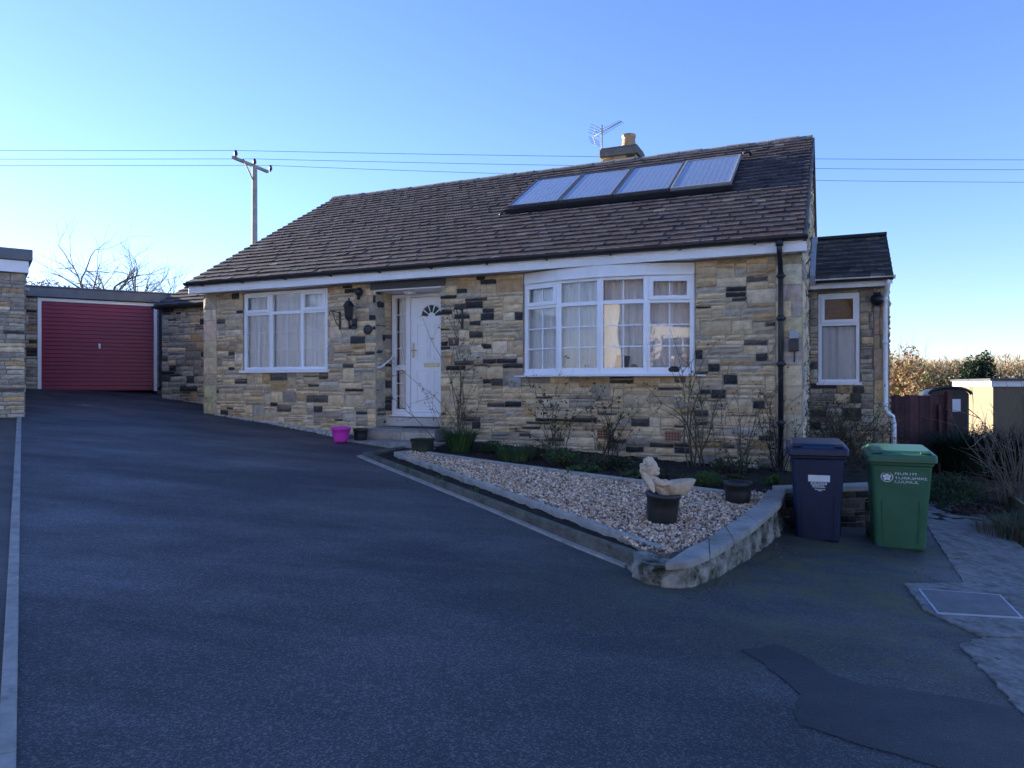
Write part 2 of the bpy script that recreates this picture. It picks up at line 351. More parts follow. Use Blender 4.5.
def stones(mb, X0, X1, Z0, Z1, P, holes=(), seed=1, hs=(.06, .06, .06, .08, .08, .08, .1, .1, .12, .14, .2), ls=(.16, .6), dark=.2, quoins=(), keep=None, grey=.17, depth=.03, coursed=False):
    r = random.Random(seed)
    hl = list(holes)
    for q0, q1 in quoins:
        z = Z0
        while z < Z1 - .05:
            h = min(r.choice((.22, .28, .33, .38)), Z1 - z)
            sp = q0 + (q1 - q0) * (r.choice((.42, .6)) if r.random() < .5 else 1)
            for rc in [(q0, sp, z, z + h), (sp, q1, z, z + h)]:
                parts = [rc]
                for ho in holes: parts = [p for q in parts for p in rect_sub(q, ho)]
                for p in parts:
                    if p[1] - p[0] > .04 and p[3] - p[2] > .03 and (not keep or keep((p[0] + p[1]) / 2, p[3])):
                        c = r.choice(BUFF + GREY); stone(mb, *p, P, tuple(v * r.uniform(.9, 1.1) for v in c), r, depth)
            z += h
        hl.append((q0, q1, Z0, Z1))
    def lay(rc):
        isd = r.random() < dark * 1.3 and rc[3] - rc[2] < .16 and rc[1] - rc[0] < .42
        c = pick(r, 1.0) if isd else pick(r, 0, grey)
        parts = [rc]
        for ho in hl: parts = [p for q in parts for p in rect_sub(q, ho)]
        for p in parts:
            if p[1] - p[0] > .03 and p[3] - p[2] > .022 and (not keep or keep((p[0] + p[1]) / 2, p[3])):
                stone(mb, *p, P, c, r, depth * (1.45 if isd else 1), .013 if isd else .009)
    if coursed:
        z = Z0
        while z < Z1 - .03:
            h = r.choice(hs); h = Z1 - z if z + h > Z1 - .05 else h
            x = X0
            while x < X1 - .01:
                l = r.uniform(*ls); l = X1 - x if x + l > X1 - .12 else l
                lay((x, x + l, z, z + h)); x += l
            z += h
        return
    cw = .04; n = max(1, int(round((X1 - X0) / cw))); cw = (X1 - X0) / n; top = [0] * n; uh = .02; NZ = int(round((Z1 - Z0) / uh))     # random rubble: always fill the lowest gap
    while True:
        lo = min(top)
        if lo >= NZ: break
        a = top.index(lo); b = a
        while b < n and top[b] == lo: b += 1
        run = b - a; h = max(2, int(round(r.choice(hs) / uh)))
        l = int(r.uniform(*ls) * (1.0 if h < 6 else .8) / cw); l = max(l, int(h * uh * 1.6 / cw), 3)
        nbh = [top[q] for q in (a - 1, b) if 0 <= q < n and lo + 2 <= top[q] <= lo + 10]
        if nbh and r.random() < .4: h = min(nbh) - lo
        if run - l < 4: l = run
        l = min(l, run)
        if l * cw < .1 and h > 5: h = 4
        if NZ - lo - h < 3: h = NZ - lo
        h = min(h, NZ - lo)
        lay((X0 + a * cw, X0 + (a + l) * cw, Z0 + lo * uh, Z0 + (lo + h) * uh))
        for q in range(a, a + l): top[q] = lo + h
def panel(mb, X0, X1, Z0, Z1, holes, y0=0, y1=.28, col=(1, 1, 1)):
    """wall of mortar with rectangular openings, its front at y0 and back at y1"""
    xs_ = sorted({X0, X1, *[a for h in holes for a in h[:2] if X0 < a < X1]}); zs_ = sorted({Z0, Z1, *[a for h in holes for a in h[2:] if Z0 < a < Z1]})
    inh = lambda x, z: any(h[0] < x < h[1] and h[2] < z < h[3] for h in holes)
    for i in range(len(xs_) - 1):
        for j in range(len(zs_) - 1):
            a, b, c, d = xs_[i], xs_[i + 1], zs_[j], zs_[j + 1]
            if inh((a + b) / 2, (c + d) / 2): continue
            mb.add([(a, y0, c), (b, y0, c), (b, y0, d), (a, y0, d)], [(0, 1, 2, 3)], col)
            mb.add([(a, y1, c), (b, y1, c), (b, y1, d), (a, y1, d)], [(3, 2, 1, 0)], col)
    for a, b, c, d in list(holes):
        mb.add([(a, y0, c), (b, y0, c), (b, y0, d), (a, y0, d), (a, y1, c), (b, y1, c), (b, y1, d), (a, y1, d)],
               [(0, 4, 5, 1), (1, 5, 6, 2), (2, 6, 7, 3), (3, 7, 4, 0)], col)
    a, b, c, d = X0, X1, Z0, Z1
    mb.add([(a, y0, c), (b, y0, c), (b, y0, d), (a, y0, d), (a, y1, c), (b, y1, c), (b, y1, d), (a, y1, d)],
           [(0, 1, 5, 4), (1, 2, 6, 5), (2, 3, 7, 6), (3, 0, 4, 7)], col)
MORT = (.42, .36, .27)
def tiles(mb, U0, U1, S, P, seed=1, tw=.19, gauge=.195, moss=False):
    """roof tiles laid in courses; P maps (u, s up the slope, height off the deck) to 3D"""
    r = random.Random(seed); rows = int(round(S / gauge)); g = S / rows
    for k in range(rows):
        u = U0 - (tw / 2 if k % 2 else 0)
        sag = r.uniform(-.003, .003)
        while u < U1 - .01:
            a, b = max(u, U0), min(u + tw, U1)
            if b - a > .02:
                q = r.random()
                if moss: base = r.choice([(.035, .033, .03), (.04, .04, .03), (.05, .045, .04), (.03, .03, .03)])
                else: base = (.026, .02, .024) if q < .5 else (.023, .019, .025) if q < .82 else (.03, .021, .023) if q < .92 else (.026, .025, .029) if q < .988 else (.07, .065, .06)
                kk = r.uniform(.88, 1.14); c = tuple(v * kk for v in base)
                ek = r.random(); e = tuple(min(.4, v * (1.3 + 1.2 * ek) + .03 + .06 * ek * ek) for v in c)  # lighter lower edge: wear, with grazing light put into its colour
                s0 = k * g + sag + r.uniform(-.007, .007); s1 = (k + 1) * g + .05
                h0 = .058 + r.uniform(-.004, .004); h0b = h0 + r.uniform(-.004, .004); h1 = .014; m = .0025
                vs = [P(a + m, s0, h0), P(b - m, s0, h0b), P(b - m, s1, h1 + .012), P(a + m, s1, h1 + .012), P(a + m, s0 + .004, h0 - .032), P(b - m, s0 + .004, h0b - .032), P(a + m, s1, h1 - .014), P(b - m, s1, h1 - .014),
                      P(a + m, s0 + .022, h0 + .001), P(b - m, s0 + .022, h0b + .001)]
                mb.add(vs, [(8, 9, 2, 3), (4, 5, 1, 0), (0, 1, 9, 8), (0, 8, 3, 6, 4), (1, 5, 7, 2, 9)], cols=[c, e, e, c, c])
            u += tw

# ------------------------------------------------------------------ the bungalow
HX = (3.928, 9.805); HR = -R(23.85)
house = thing('stone_bungalow', 'stone bungalow with brown tiled roof, white bow window and a row of solar panels', 'house', (HX[0], HX[1], 0), HR)
HM = Matrix.Translation((HX[0], HX[1], 0)) @ Matrix.Rotation(HR, 4, 'Z')
def hw(x, y, z=0): return HM @ Vector((x, y, z))
PF = lambda x, d, z: (x, -d, z)
LX = -10.90; TOP = 3.49
w1 = (-9.89, -7.91, 1.99, 3.47); bow = (-4.10, -1.425, 1.865, 3.478); dr = (-6.88, -5.59, .98, TOP)
holes = [w1, bow, dr]
mb = MB(); panel(mb, LX, 0, -.2, TOP, [w1, bow, (dr[0], dr[1], .98, TOP - .0001)], 0, .28, MORT)
lint = (-6.98, -5.5, 3.36, TOP)
stones(mb, LX, 0, 0, TOP, PF, holes + [lint], 7, quoins=((LX, LX + .34), (-.34, 0)), dark=.17)
# returns of the porch recess
mb.box(-7.1, -6.905, .285, .75, .3, TOP, MORT); mb.box(-5.565, -5.36, .285, .75, .3, TOP, MORT)
PL_ = lambda x, d, z: (-6.905 + d, x, z)
stones(mb, .0, .52, .98, 3.36, PL_, seed=15, dark=.2, ls=(.2, .5))
PR_ = lambda x, d, z: (-5.565 - d, x, z)
stones(mb, .0, .52, .98, 3.36, PR_, seed=16, dark=.2, ls=(.2, .5))
mb.box(-6.903, -5.567, .5, .62, .7, 1.155, MORT)
stones(mb, -6.88, -5.59, .99, 1.155, lambda x, d, z: (x, .5 - d, z), seed=17, dark=.1)
mb.build('front_wall', M_stone, house)
# gable walls and rear wall
RY, RZ = 4.21, 6.31; BY = 8.42
def roofz(y): return 3.66 + (y + .32) * math.tan(R(30.8)) if y < RY else 3.66 + (BY + .32 - y) * math.tan(R(30.8))
mb = MB()
for xa, xb in ((-.26, -.002), (LX + .002, LX + .26)):
    prof = [(.283, -.3), (BY, -.3), (BY, roofz(BY) - .12), (RY, roofz(RY) - .12), (.283, roofz(.283) - .12)]
    vs = [(xa, y, z) for y, z in prof] + [(xb, y, z) for y, z in prof]; n = 5
    mb.add(vs, [tuple(range(n)), tuple(range(n, 2 * n))[::-1]] + [(i, n + i, n + (i + 1) % n, (i + 1) % n) for i in range(n)], MORT)
mb.box(LX + .262, -.262, BY - .25, BY, -.3, 3.5, MORT)
stones(mb, 0.0, BY, 0, 6.2, lambda x, d, z: (d - .002, x, z), seed=21, dark=.1, keep=lambda x, z: z < roofz(x) - .12, quoins=((0, .3),), grey=.4)
stones(mb, 0.0, BY, .6, 6.2, lambda x, d, z: (LX - d + .002, x, z), seed=22, dark=.15, keep=lambda x, z: z < roofz(x) - .12)
mb.build('gable_wall', M_stone, house)
mb = MB(); mb.box(LX + .27, -.27, .3, BY - .26, 1.0, 1.14, (.5, .45, .4)); mb.box(LX + .27, -.27, .3, BY - .26, 3.52, 3.56)
mb.box(LX + .27, -.27, 3.2, 3.3, 1.141, 3.519); mb.box(-5.3, -5.2, .3, 3.19, 1.141, 3.519); mb.box(-7.3, -7.2, .3, 3.19, 1.141, 3.519)
mb.build('interior', M_inner, house)
# roof
cs, sn = math.cos(R(30.8)), math.sin(R(30.8)); SL = (RY + .32) / cs
RX0, RX1 = LX - .1, .035
PFR = lambda u, s_, h: (u, -.32 + s_ * cs - h * sn, 3.655 + s_ * sn + h * cs)
PBK = lambda u, s_, h: (RX0 + RX1 - u, BY + .32 - s_ * cs + h * sn, 3.655 + s_ * sn + h * cs)
mb = MB()
for P in (PFR, PBK):
    vs = [P(RX0 + .02, -.0, .0), P(RX1 - .02, 0, .0), P(RX1 - .02, SL, .0), P(RX0 + .02, SL, .0), P(RX0 + .02, 0, -.07), P(RX1 - .02, 0, -.07), P(RX1 - .02, SL, -.07), P(RX0 + .02, SL, -.07)]
    mb.add(vs, [(0, 1, 2, 3), (7, 6, 5, 4), (0, 4, 5, 1), (1, 5, 6, 2), (3, 2, 6, 7), (0, 3, 7, 4)], (.05, .045, .04))
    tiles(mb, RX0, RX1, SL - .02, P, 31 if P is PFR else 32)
roof = mb.build('roof', M_tile, house)
mb = MB(); x = RX0
while x < RX1 - .05:                                 # half round ridge tiles bedded in mortar
    l = min(.45, RX1 - x); k = .9 + rnd.uniform(-.1, .1); dz = rnd.uniform(-.008, .008)
    pr = [(-.17, -.03), (-.13, .055), (-.06, .1), (0, .115), (.06, .1), (.13, .055), (.17, -.03)]
    vs = [(x + .003, RY + a, RZ + b + dz) for a, b in pr] + [(x + l - .003, RY + a, RZ + b + dz + .006) for a, b in pr]; n = len(pr)
    mb.add(vs, [(i, n + i, n + i + 1, i + 1) for i in range(n - 1)] + [tuple(range(n)), tuple(range(n, 2 * n))[::-1]], (k, k, k))
    x += l
mb.build('ridge_tiles', M_ridge, roof, bevel=.006)
for u0, u1 in ((RX1 - .015, RX1 + .03), (RX0 - .03, RX0 + .015)):      # mortared verge edges
    mb = MB()
    for P, (a, b) in ((PFR, (u0, u1)), (PBK, (RX0 + RX1 - u1, RX0 + RX1 - u0))):
        vs = [P(a, -.01, .015), P(b, -.01, .015), P(b, SL, .015), P(a, SL, .015), P(a, -.01, -.09), P(b, -.01, -.09), P(b, SL, -.09), P(a, SL, -.09)]
        mb.add(vs, [(0, 1, 2, 3), (7, 6, 5, 4), (0, 4, 5, 1), (1, 5, 6, 2), (3, 2, 6, 7), (0, 3, 7, 4)])
    mb.build('verge', M_ridge, roof)
# soffit, fascia, gutter
mb = MB(); mb.box(LX - .08, .06, -.30, -.27, 3.475, 3.63); mb.build('fascia', M_offwhite, house, bevel=.004)
mb = MB(); mb.box(LX - .07, .05, -.268, -.001, 3.495, 3.515); mb.box(-6.9, -5.57, .0, .7, 3.345, 3.365); mb.build('soffit', M_upvc, house)
mb = MB(); mb.box(-6.98, -5.5, -.03, .27, 3.368, 3.487); mb.build('door_lintel', M_black2, house, bevel=.006)
def gutter(mb, x0, x1, y, z, r=.056):
    n = 8; vs = []; fs = []
    for x in (x0, x1):
        for i in range(n + 1):
            a = math.pi + math.pi * i / n
            vs.append((x, y + r * math.cos(a), z + r * math.sin(a)))
        for i in range(n, -1, -1):
            a = math.pi + math.pi * i / n
            vs.append((x, y + (r - .006) * math.cos(a), z + (r - .006) * math.sin(a)))
    k = 2 * (n + 1)
    fs = [(i, k + i, k + (i + 1) % k, (i + 1) % k) for i in range(k)] + [tuple(range(k))[::-1], tuple(range(k, 2 * k))]
    mb.add(vs, fs)
mb = MB(); gutter(mb, LX - .1, .08, -.362, 3.672)
for x in np.arange(LX + .3, 0, 1.0): mb.box(x, x + .03, -.42, -.30, 3.60, 3.616)
mb.build('gutter', M_black, house)
mb = MB(); dx = -.27
mb.tube([(dx, -.362, 3.62), (dx, -.36, 3.5), (dx, -.3, 3.42), (dx, -.15, 3.3), (dx, -.085, 3.2), (dx, -.08, 2.6), (dx, -.08, .45)], .036, 10)
mb.tube([(dx, -.362, 3.63), (dx, -.362, 3.55)], .05, 10)
for z in (3.2, 2.62, 2.0, 1.2): mb.tube([(dx, -.08, z - .04), (dx, -.08, z + .04)], .046, 10); mb.box(dx - .06, dx + .06, -.05, -.02, z - .015, z + .015)
mb.build('downpipe', M_black, house)

# ---- windows
def bars(mb, rects, y0, y1):
    for i, (a, b, c, d) in enumerate(rects): mb.box(a, b, y0, y1, c, d)
def rect_frame(mb, a, b, c, d, w, y0, y1):
    bars(mb, [(a, a + w, c, d), (b - w, b, c, d)], y0, y1)
    bars(mb, [(a + w, b - w, c, c + w), (a + w, b - w, d - w, d)], y0, y1)
def glazing(mb, a, b, c, d, nx, nz, y0, w=.02):
    for i in range(1, nx):
        x = a + (b - a) * i / nx; mb.box(x - w / 2, x + w / 2, y0, y0 + .02, c, d)
    for j in range(1, nz):
        z = c + (d - c) * j / nz; mb.box(a, b, y0 + .002, y0 + .018, z - w / 2, z + w / 2)
def pane(mb, a, b, c, d, y): mb.add([(a, y, c), (b, y, c), (b, y, d), (a, y, d)], [(0, 1, 2, 3)])
def window(parent, M, x0, x1, z0, z1, mull, trans, openers, yf=.0, grid=True, lower=(2, 3)):
    fr = MB(M); gl = MB(M); gb = MB(M); cms = []; W = .055
    rect_frame(fr, x0, x1, z0, z1, W, yf, yf + .07)
    edges = [x0 + W] + [v for m in mull for v in (m - .033, m + .033)] + [x1 - W]
    for m in mull: fr.box(m - .033, m + .033, yf + .001, yf + .069, z0 + W, z1 - W)
    for i in range(0, len(edges), 2):
        a, b = edges[i], edges[i + 1]
        fr.box(a, b, yf + .002, yf + .068, trans - .03, trans + .03)
        for (c, d, lo) in ((z0 + W, trans - .03, True), (trans + .03, z1 - W, False)):
            aa, bb, cc, dd = a, b, c, d
            if not lo and (i // 2) in openers:
                cm = MB(M); cms.append(cm); rect_frame(cm, a - .012, b + .012, c - .012, d + .012, .055, yf - .018, yf - .001); aa, bb, cc, dd = a + .043, b - .043, c + .043, d - .043
            pane(gl, aa - .01, bb + .01, cc - .01, dd + .01, yf + .035)
            if grid: glazing(gb, aa, bb, cc, dd, lower[0], lower[1] if lo else 1, yf + .026, .013)
    f = fr.build('window', M_upvc, parent, bevel=.004)
    for q in cms: q.build('casement', M_upvc, f, bevel=.004)
    gl.build('pane', M_glass, f)
    if gb.v: gb.build('glazing_bars', M_upvc, f)
    return f
I4 = Matrix.Identity(4)
f = window(house, I4, w1[0] + .012, w1[1] - .012, w1[2] + .01, w1[3] - .01, (-9.225, -8.5), 3.06, (0, 2), .012)
mb = MB(); mb.box(w1[0] - .04, w1[1] + .05, -.075, .01, 1.945, 1.995); mb.build('sill', M_upvc, f, bevel=.006)
# bow window: four flat lights set round a shallow curve
fl = (bow[1] - bow[0] - .02) / (2 * (math.cos(R(18)) + math.cos(R(6)))); px_, py_ = bow[0] + .01, 0.02
bw = thing('window', None, None); bw.parent = house
arc = [(px_, py_)]; facets = []
for a in (-18, -6, 6, 18):
    facets.append((arc[-1], R(a))); px_ += fl * math.cos(R(a)); py_ += fl * math.sin(R(a)); arc.append((px_, py_))
fr = MB(); gl = MB(); gb = MB(); cms = []; ZB, ZT, ZM = 1.9, 3.305, 2.93
for i, (p, a) in enumerate(facets):
    M = Matrix.Translation((p[0], p[1], 0)) @ Matrix.Rotation(a, 4, 'Z')
    for q in (fr, gl, gb): q.M = M
    x0, x1 = .0, fl; W = .06
    s0, s1 = (.07 if i == 0 else .048), (.07 if i == 3 else .048)
    fr.box(x0 + .001, s0, 0, .075, ZB, ZT); fr.box(x1 - s1, x1 - .001, .0, .075, ZB, ZT)
    fr.box(s0, x1 - s1, .001, .074, ZB, ZB + .07); fr.box(s0, x1 - s1, .001, .074, ZT - .05, ZT); fr.box(s0, x1 - s1, .002, .073, ZM - .03, ZM + .03)
    for c, d, lo in ((ZB + .07, ZM - .03, True), (ZM + .03, ZT - .05, False)):
        aa, bb, cc, dd = s0, x1 - s1, c, d
        if not lo and i in (0, 3):
            cm = MB(M); cms.append(cm); rect_frame(cm, aa - .015, bb + .015, cc - .015, dd + .015, .06, -.02, -.001); aa, bb, cc, dd = aa + .045, bb - .045, cc + .045, dd - .045
        pane(gl, aa - .01, bb + .01, cc - .01, dd + .01, .035); glazing(gb, aa, bb, cc, dd, 2, 3 if lo else 1, .024, .018)
fr.M = None
for x, y in arc[1:-1]: fr.tube([(x, y + .03, ZB), (x, y + .03, ZT)], .036, 8)
fr.build('frame', M_upvc, bw, bevel=.004); gl.build('pane', M_glass, bw); gb.build('glazing_bars', M_upvc, bw); [q.build('casement', M_upvc, bw, bevel=.004) for q in cms]
def arcpoly(off, ext, back=.14):
    """outline in front of the bow, counter-clockwise"""
    pts = [(arc[0][0] - ext, -.03 if off > .02 else arc[0][1] - off)] + [(x, y - off) for x, y in arc[1:-1]] + [(arc[-1][0] + ext, -.03 if off > .02 else arc[-1][1] - off)]
    return pts + [(arc[-1][0] + min(ext, 0), back), (arc[0][0] - min(ext, 0), back)]
mb = MB(); p = arcpoly(.06, .16, .0); p[-1] = (p[0][0], -.004); p[-2] = (p[-3][0], -.004)
mb.prism(p, 1.842, 1.862); mb.prism([(bow[0], .13)] + [(arc[0][0], .0)] + [(x, y - .02) for x, y in arc[1:-1]] + [(arc[-1][0], .0), (bow[1], .13)], 1.866, 1.9); mb.build('sill', M_upvc, bw, bevel=.005)
mb = MB(); mb.prism([(arc[0][0] - .0, .005)] + [(x, y - .035) for x, y in arc[1:-1]] + [(arc[-1][0] + .0, .005), (bow[1] - .01, .12), (bow[0] + .01, .12)], ZT + .002, 3.474)
mb.prism([(arc[0][0] + .02, -.016)] + [(x, y - .05) for x, y in arc[1:-1]] + [(arc[-1][0] - .02, -.016), (bow[1] - .02, .0), (bow[0] + .02, .0)], ZT - .008, ZT + .022)
mb.build('header', M_offwhite, bw, bevel=.004)
mb = MB(); mb.box(bow[0] + .02, bow[1] - .02, .14, .45, 1.80, 1.862); mb.build('window_board', M_upvc, bw)

# ---- front door
dw = MB(); dg = MB(); yf = .50
a, b = -6.88, -5.59; zb, zt = 1.17, 3.335
dw.box(a, a + .08, yf, yf + .07, zb, zt); dw.box(b - .05, b, yf, yf + .07, zb, zt); dw.box(-6.585, -6.495, yf, yf + .07, zb, zt)
for x0, x1 in ((a + .08, -6.585), (-6.495, b - .05)):
    dw.box(x0, x1, yf + .001, yf + .069, zt - .06, zt); dw.box(x0, x1, yf + .001, yf + .069, zb, zb + (.12 if x0 < -6.6 else .06))
dw.box(a + .08, -6.585, yf + .002, yf + .068, 1.98, 2.07)
for c, d, n in ((zb + .12, 1.98, 3), (2.07, zt - .06, 4)):
    pane(dg, a + .07, -6.575, c - .01, d + .01, yf + .035); glazing(dw, a + .08, -6.585, c, d, 1, n, yf + .022, .018)
dw.box(a - .0, b + .0, yf - .06, yf - .001, zb - .012, zb + .02)
door = dw.build('front_door_frame', M_upvc, house, bevel=.004); dg.build('pane', M_glass, door)
lf = MB(); lx0, lx1 = -6.49, -5.645; lz0, lz1 = zb + .065, zt - .065
lf.box(lx0, lx1, yf + .02, yf + .06, lz0, lz1)
cxm = (lx0 + lx1) / 2
def raised(mb, x0, x1, z0, z1, y):
    w = .022
    rect_frame(mb, x0, x1, z0, z1, w, y - .012, y - .0005)
    mb.box(x0 + .055, x1 - .055, y - .010, y - .0005, z0 + .055, z1 - .055)
for x0, x1 in ((lx0 + .12, cxm - .03), (cxm + .03, lx1 - .12)):
    raised(lf, x0, x1, 2.16, 2.80, yf + .02); raised(lf, x0, x1, 1.38, 1.98, yf + .02)
leaf = lf.build('door_leaf', M_upvc, house, bevel=.003)
fan = MB(); n = 10; fc = (cxm, 2.92)
for k in range(5):                                   # sunburst of five dark panes
    a0, a1 = math.pi * (k + .12) / 5, math.pi * (k + .88) / 5; r0, r1 = .075, .2
    vs = [(fc[0] + r_ * math.cos(t), yf + .0165, fc[1] + r_ * math.sin(t)) for r_, t in ((r0, a0), (r1, a0), (r1, (a0 + a1) / 2), (r1, a1), (r0, a1), (r0, (a0 + a1) / 2))]
    fan.add(vs, [(5, 4, 3, 2, 1, 0)])
M_dglass = mat('dark_leaded_glass', (.015, .017, .022), .25, .2, 10, spec=.25)
fan.build('fanlight', M_dglass, leaf)
mb = MB(); mb.tube([(fc[0] + .215 * math.cos(math.pi * t / 12), yf + .012, fc[1] + .215 * math.sin(math.pi * t / 12)) for t in range(13)], .012, 6); mb.build('fanlight_trim', M_upvc, leaf)
mb = MB(); mb.box(-6.455, -6.42, yf + .002, yf + .019, 2.2, 2.46); mb.tube([(-6.44, yf + .0, 2.33), (-6.44, yf - .04, 2.33), (-6.34, yf - .045, 2.335)], .011, 6); mb.build('handle', M_brass, leaf)
mb = MB(); mb.box(cxm - .15, cxm + .15, yf + .002, yf + .0195, 2.035, 2.105); mb.build('letterbox', M_brass, leaf, bevel=.004)
mb = MB(); mb.lathe([(.11, 0), (.11, -.02), (.09, -.05), (.04, -.065)], (-6.36, .27, 3.345), 16); mb.build('porch_light', M_offwhite, house)
mb = MB(); mb.tube([(-6.86, .02, 2.02), (-6.82, .02, 2.02), (-6.81, .08, 2.04), (-6.81, .40, 2.2), (-6.82, .46, 2.22), (-6.86, .46, 2.22)], .018, 8); mb.build('grab_rail', M_upvc, house)
mb = MB(); mb.box(-6.87, -6.845, .2, .25, 2.5, 2.6); mb.build('doorbell', M_black, house)
# step and doormat
mb = MB(); mb.box(-6.87, -5.5, -.36, .49, .4, .985, (.26, .25, .23)); mb.box(-7.35, -5.25, -.72, -.362, .3, .80, (.3, .29, .26))
stones(mb, -6.87, -5.5, .805, .94, lambda x, d, z: (x, -.36 - d * .3, z), seed=41, dark=0, ls=(.3, .7), hs=(.14,), grey=1)
mb.build('doorstep', M_stone2, house, bevel=.012)
o = MB(); o.box(-.34, .34, -.2, .2, 0, .018); c = hw(-6.02, .22, .986)
tag(o.build('doormat', M_rubber, xf=Matrix.Translation(c) @ Matrix.Rotation(HR, 4, 'Z')), 'black doormat on the step below the white front door', 'doormat')
# ---- fittings on the wall
mb = MB(); lx, lz = -7.3, 2.98
mb.lathe([(.001, -.13), (.05, -.12), (.065, -.1), (.085, .1), (.001, .1)], (lx, -.2, lz), 6, smooth=False); lamp = mb.build('wall_lantern', M_dglass, house)
mb = MB(); mb.lathe([(.115, .1), (.1, .12), (.05, .19), (.02, .2), (.015, .24), (.001, .25)], (lx, -.2, lz), 6, smooth=False)
for k in range(6):
    t = k * math.pi / 3; mb.tube([(lx + .066 * math.cos(t), -.2 + .066 * math.sin(t), lz - .11), (lx + .087 * math.cos(t), -.2 + .087 * math.sin(t), lz + .1)], .007, 4)
mb.box(lx - .05, lx + .05, -.05, -.026, lz - .27, lz - .1); mb.tube([(lx, -.05, lz - .2), (lx, -.15, lz - .24), (lx, -.2, lz - .19), (lx, -.2, lz - .12)], .014, 6)
mb.lathe([(.03, -.15), (.06, -.12), (.03, -.11)], (lx, -.2, lz), 6)
mb.build('lantern_frame', M_black, lamp)
mb = MB(); mb.ball((-7.17, -.09, 3.34), .075); mb.tube([(-7.17, -.02, 3.34), (-7.17, -.09, 3.34)], .035, 8); mb.tube([(-7.17, -.09, 3.27), (-7.17, -.11, 3.21)], .03, 8); mb.build('security_sensor', M_black, house)
for bx, bz in ((-7.62, 2.86), (-5.17, 2.8)):
    mb = MB(); mb.box(bx - .015, bx + .015, -.04, -.024, bz - .16, bz + .16)
    mb.tube([(bx, -.04, bz + .14), (bx, -.3, bz + .15), (bx, -.33, bz + .11), (bx, -.31, bz + .09)], .009, 5); mb.tube([(bx, -.04, bz - .12), (bx, -.14, bz - .04), (bx, -.24, bz + .14)], .008, 5)
    mb.tube([(bx, -.06, bz + .04), (bx, -.1, bz + .08), (bx, -.13, bz + .04), (bx, -.09, bz + .01)], .006, 5)
    mb.build('basket_bracket', M_black, house)
mb = MB(); mb.M = Matrix.Translation((-7.02, -.03, 2.68)) @ Matrix.Rotation(R(90), 4, 'X'); mb.lathe([(.085, 0), (.085, .02), (.07, .026)], n=18); mb.build('round_plaque', M_black, house)
for ax, az in ((-1.743, .975), (-2.763, .977)):
    mb = MB(); mb.box(ax - .11, ax + .11, -.042, -.02, az - .07, az + .07)
    f_ = mb.build('air_brick', M_terracotta, house)
    mb = MB()
    for i in range(5):
        for j in range(3): mb.box(ax - .098 + i * .042, ax - .098 + i * .042 + .027, -.0445, -.041, az - .055 + j * .04, az - .055 + j * .04 + .024)
    mb.build('hole', M_black, f_)
mb = MB(); mb.box(-.16, -.05, -.1, -.026, 2.34, 2.44); mb.build('meter_box', M_lead, house, bevel=.006)
mb = MB(); mb.box(-.17, -.04, -.13, -.026, 2.17, 2.33); mb.tube([(-.1, -.05, 2.17), (-.1, -.05, 2.02)], .012, 5); mb.build('outdoor_socket', M_black, house, bevel=.012)
mb = MB(); mb.tube([(-4.28, -.05, 1.77), (-4.2, -.1, 1.75)], .02, 6); mb.box(-4.33, -4.13, -.045, -.022, 1.68, 1.83); mb.build('vent_plate', M_conc2, house)

# ---- solar collectors, chimney, aerial
for i in range(4):
    u0 = -5.1 + i * .995; u1 = u0 + .975; s0, s1 = 2.36, 4.08; h0, h1 = .1, .175
    mb = MB()
    rect = lambda a, b, c, d, h0, h1: [PFR(a, c, h0), PFR(b, c, h0), PFR(b, d, h0), PFR(a, d, h0), PFR(a, c, h1), PFR(b, c, h1), PFR(b, d, h1), PFR(a, d, h1)]
    FB = [(0, 3, 2, 1), (4, 5, 6, 7), (0, 1, 5, 4), (1, 2, 6, 5), (2, 3, 7, 6), (3, 0, 4, 7)]
    w = .028
    for q in ((u0, u0 + w, s0, s1), (u1 - w, u1, s0, s1), (u0 + w, u1 - w, s0, s0 + w), (u0 + w, u1 - w, s1 - w, s1)): mb.add(rect(*q, h0, h1), FB)
    pn = mb.build('solar_panel', M_black2 if i < 3 else M_galv, house)
    mb = MB(); mb.add(rect(u0 + w, u1 - w, s0 + w, s1 - w, h0, h1 - .012), FB); mb.build('collector', M_collector, pn)
    mb = MB()
    for q in range(1, 10):
        x = u0 + w + (u1 - u0 - 2 * w) * q / 10; mb.add(rect(x - .001, x + .001, s0 + w, s1 - w, h1 - .013, h1 - .0105), FB)
    mb.build('absorber_lines', M_lead, pn)
mb = MB(); mb.add(rect(-5.15, -1.1, 2.30, 2.35, .05, .13), FB); mb.add(rect(-5.1, -1.15, 4.09, 4.13, .05, .12), FB)
mb.tube([PFR(-5.12, 2.4, .1), PFR(-5.2, 2.3, .09), PFR(-5.22, 2.2, .07)], .02, 6); mb.tube([PFR(-1.12, 4.2, .15), PFR(-1.02, 4.25, .16), PFR(-1.0, 4.33, .07)], .028, 6); mb.build('panel_rail', M_black, house)
mb = MB(); mb.M = Matrix.Translation((-3.79, 4.72, -.1)); mb.box(-.36, .36, -.24, .3, 5.7, 6.7, MORT)
stones(mb, -.36, .36, 6.1, 6.7, lambda x, d, z: (x, -.24 - d, z), seed=51, dark=.15, grey=.6); stones(mb, -.24, .3, 5.9, 6.7, lambda x, d, z: (.36 + d, x, z), seed=52, dark=.15, grey=.6)
stones(mb, -.24, .3, 5.9, 6.7, lambda x, d, z: (-.36 - d, x, z), seed=53, dark=.1, grey=.6)
chim = mb.build('chimney', M_stone2, house)
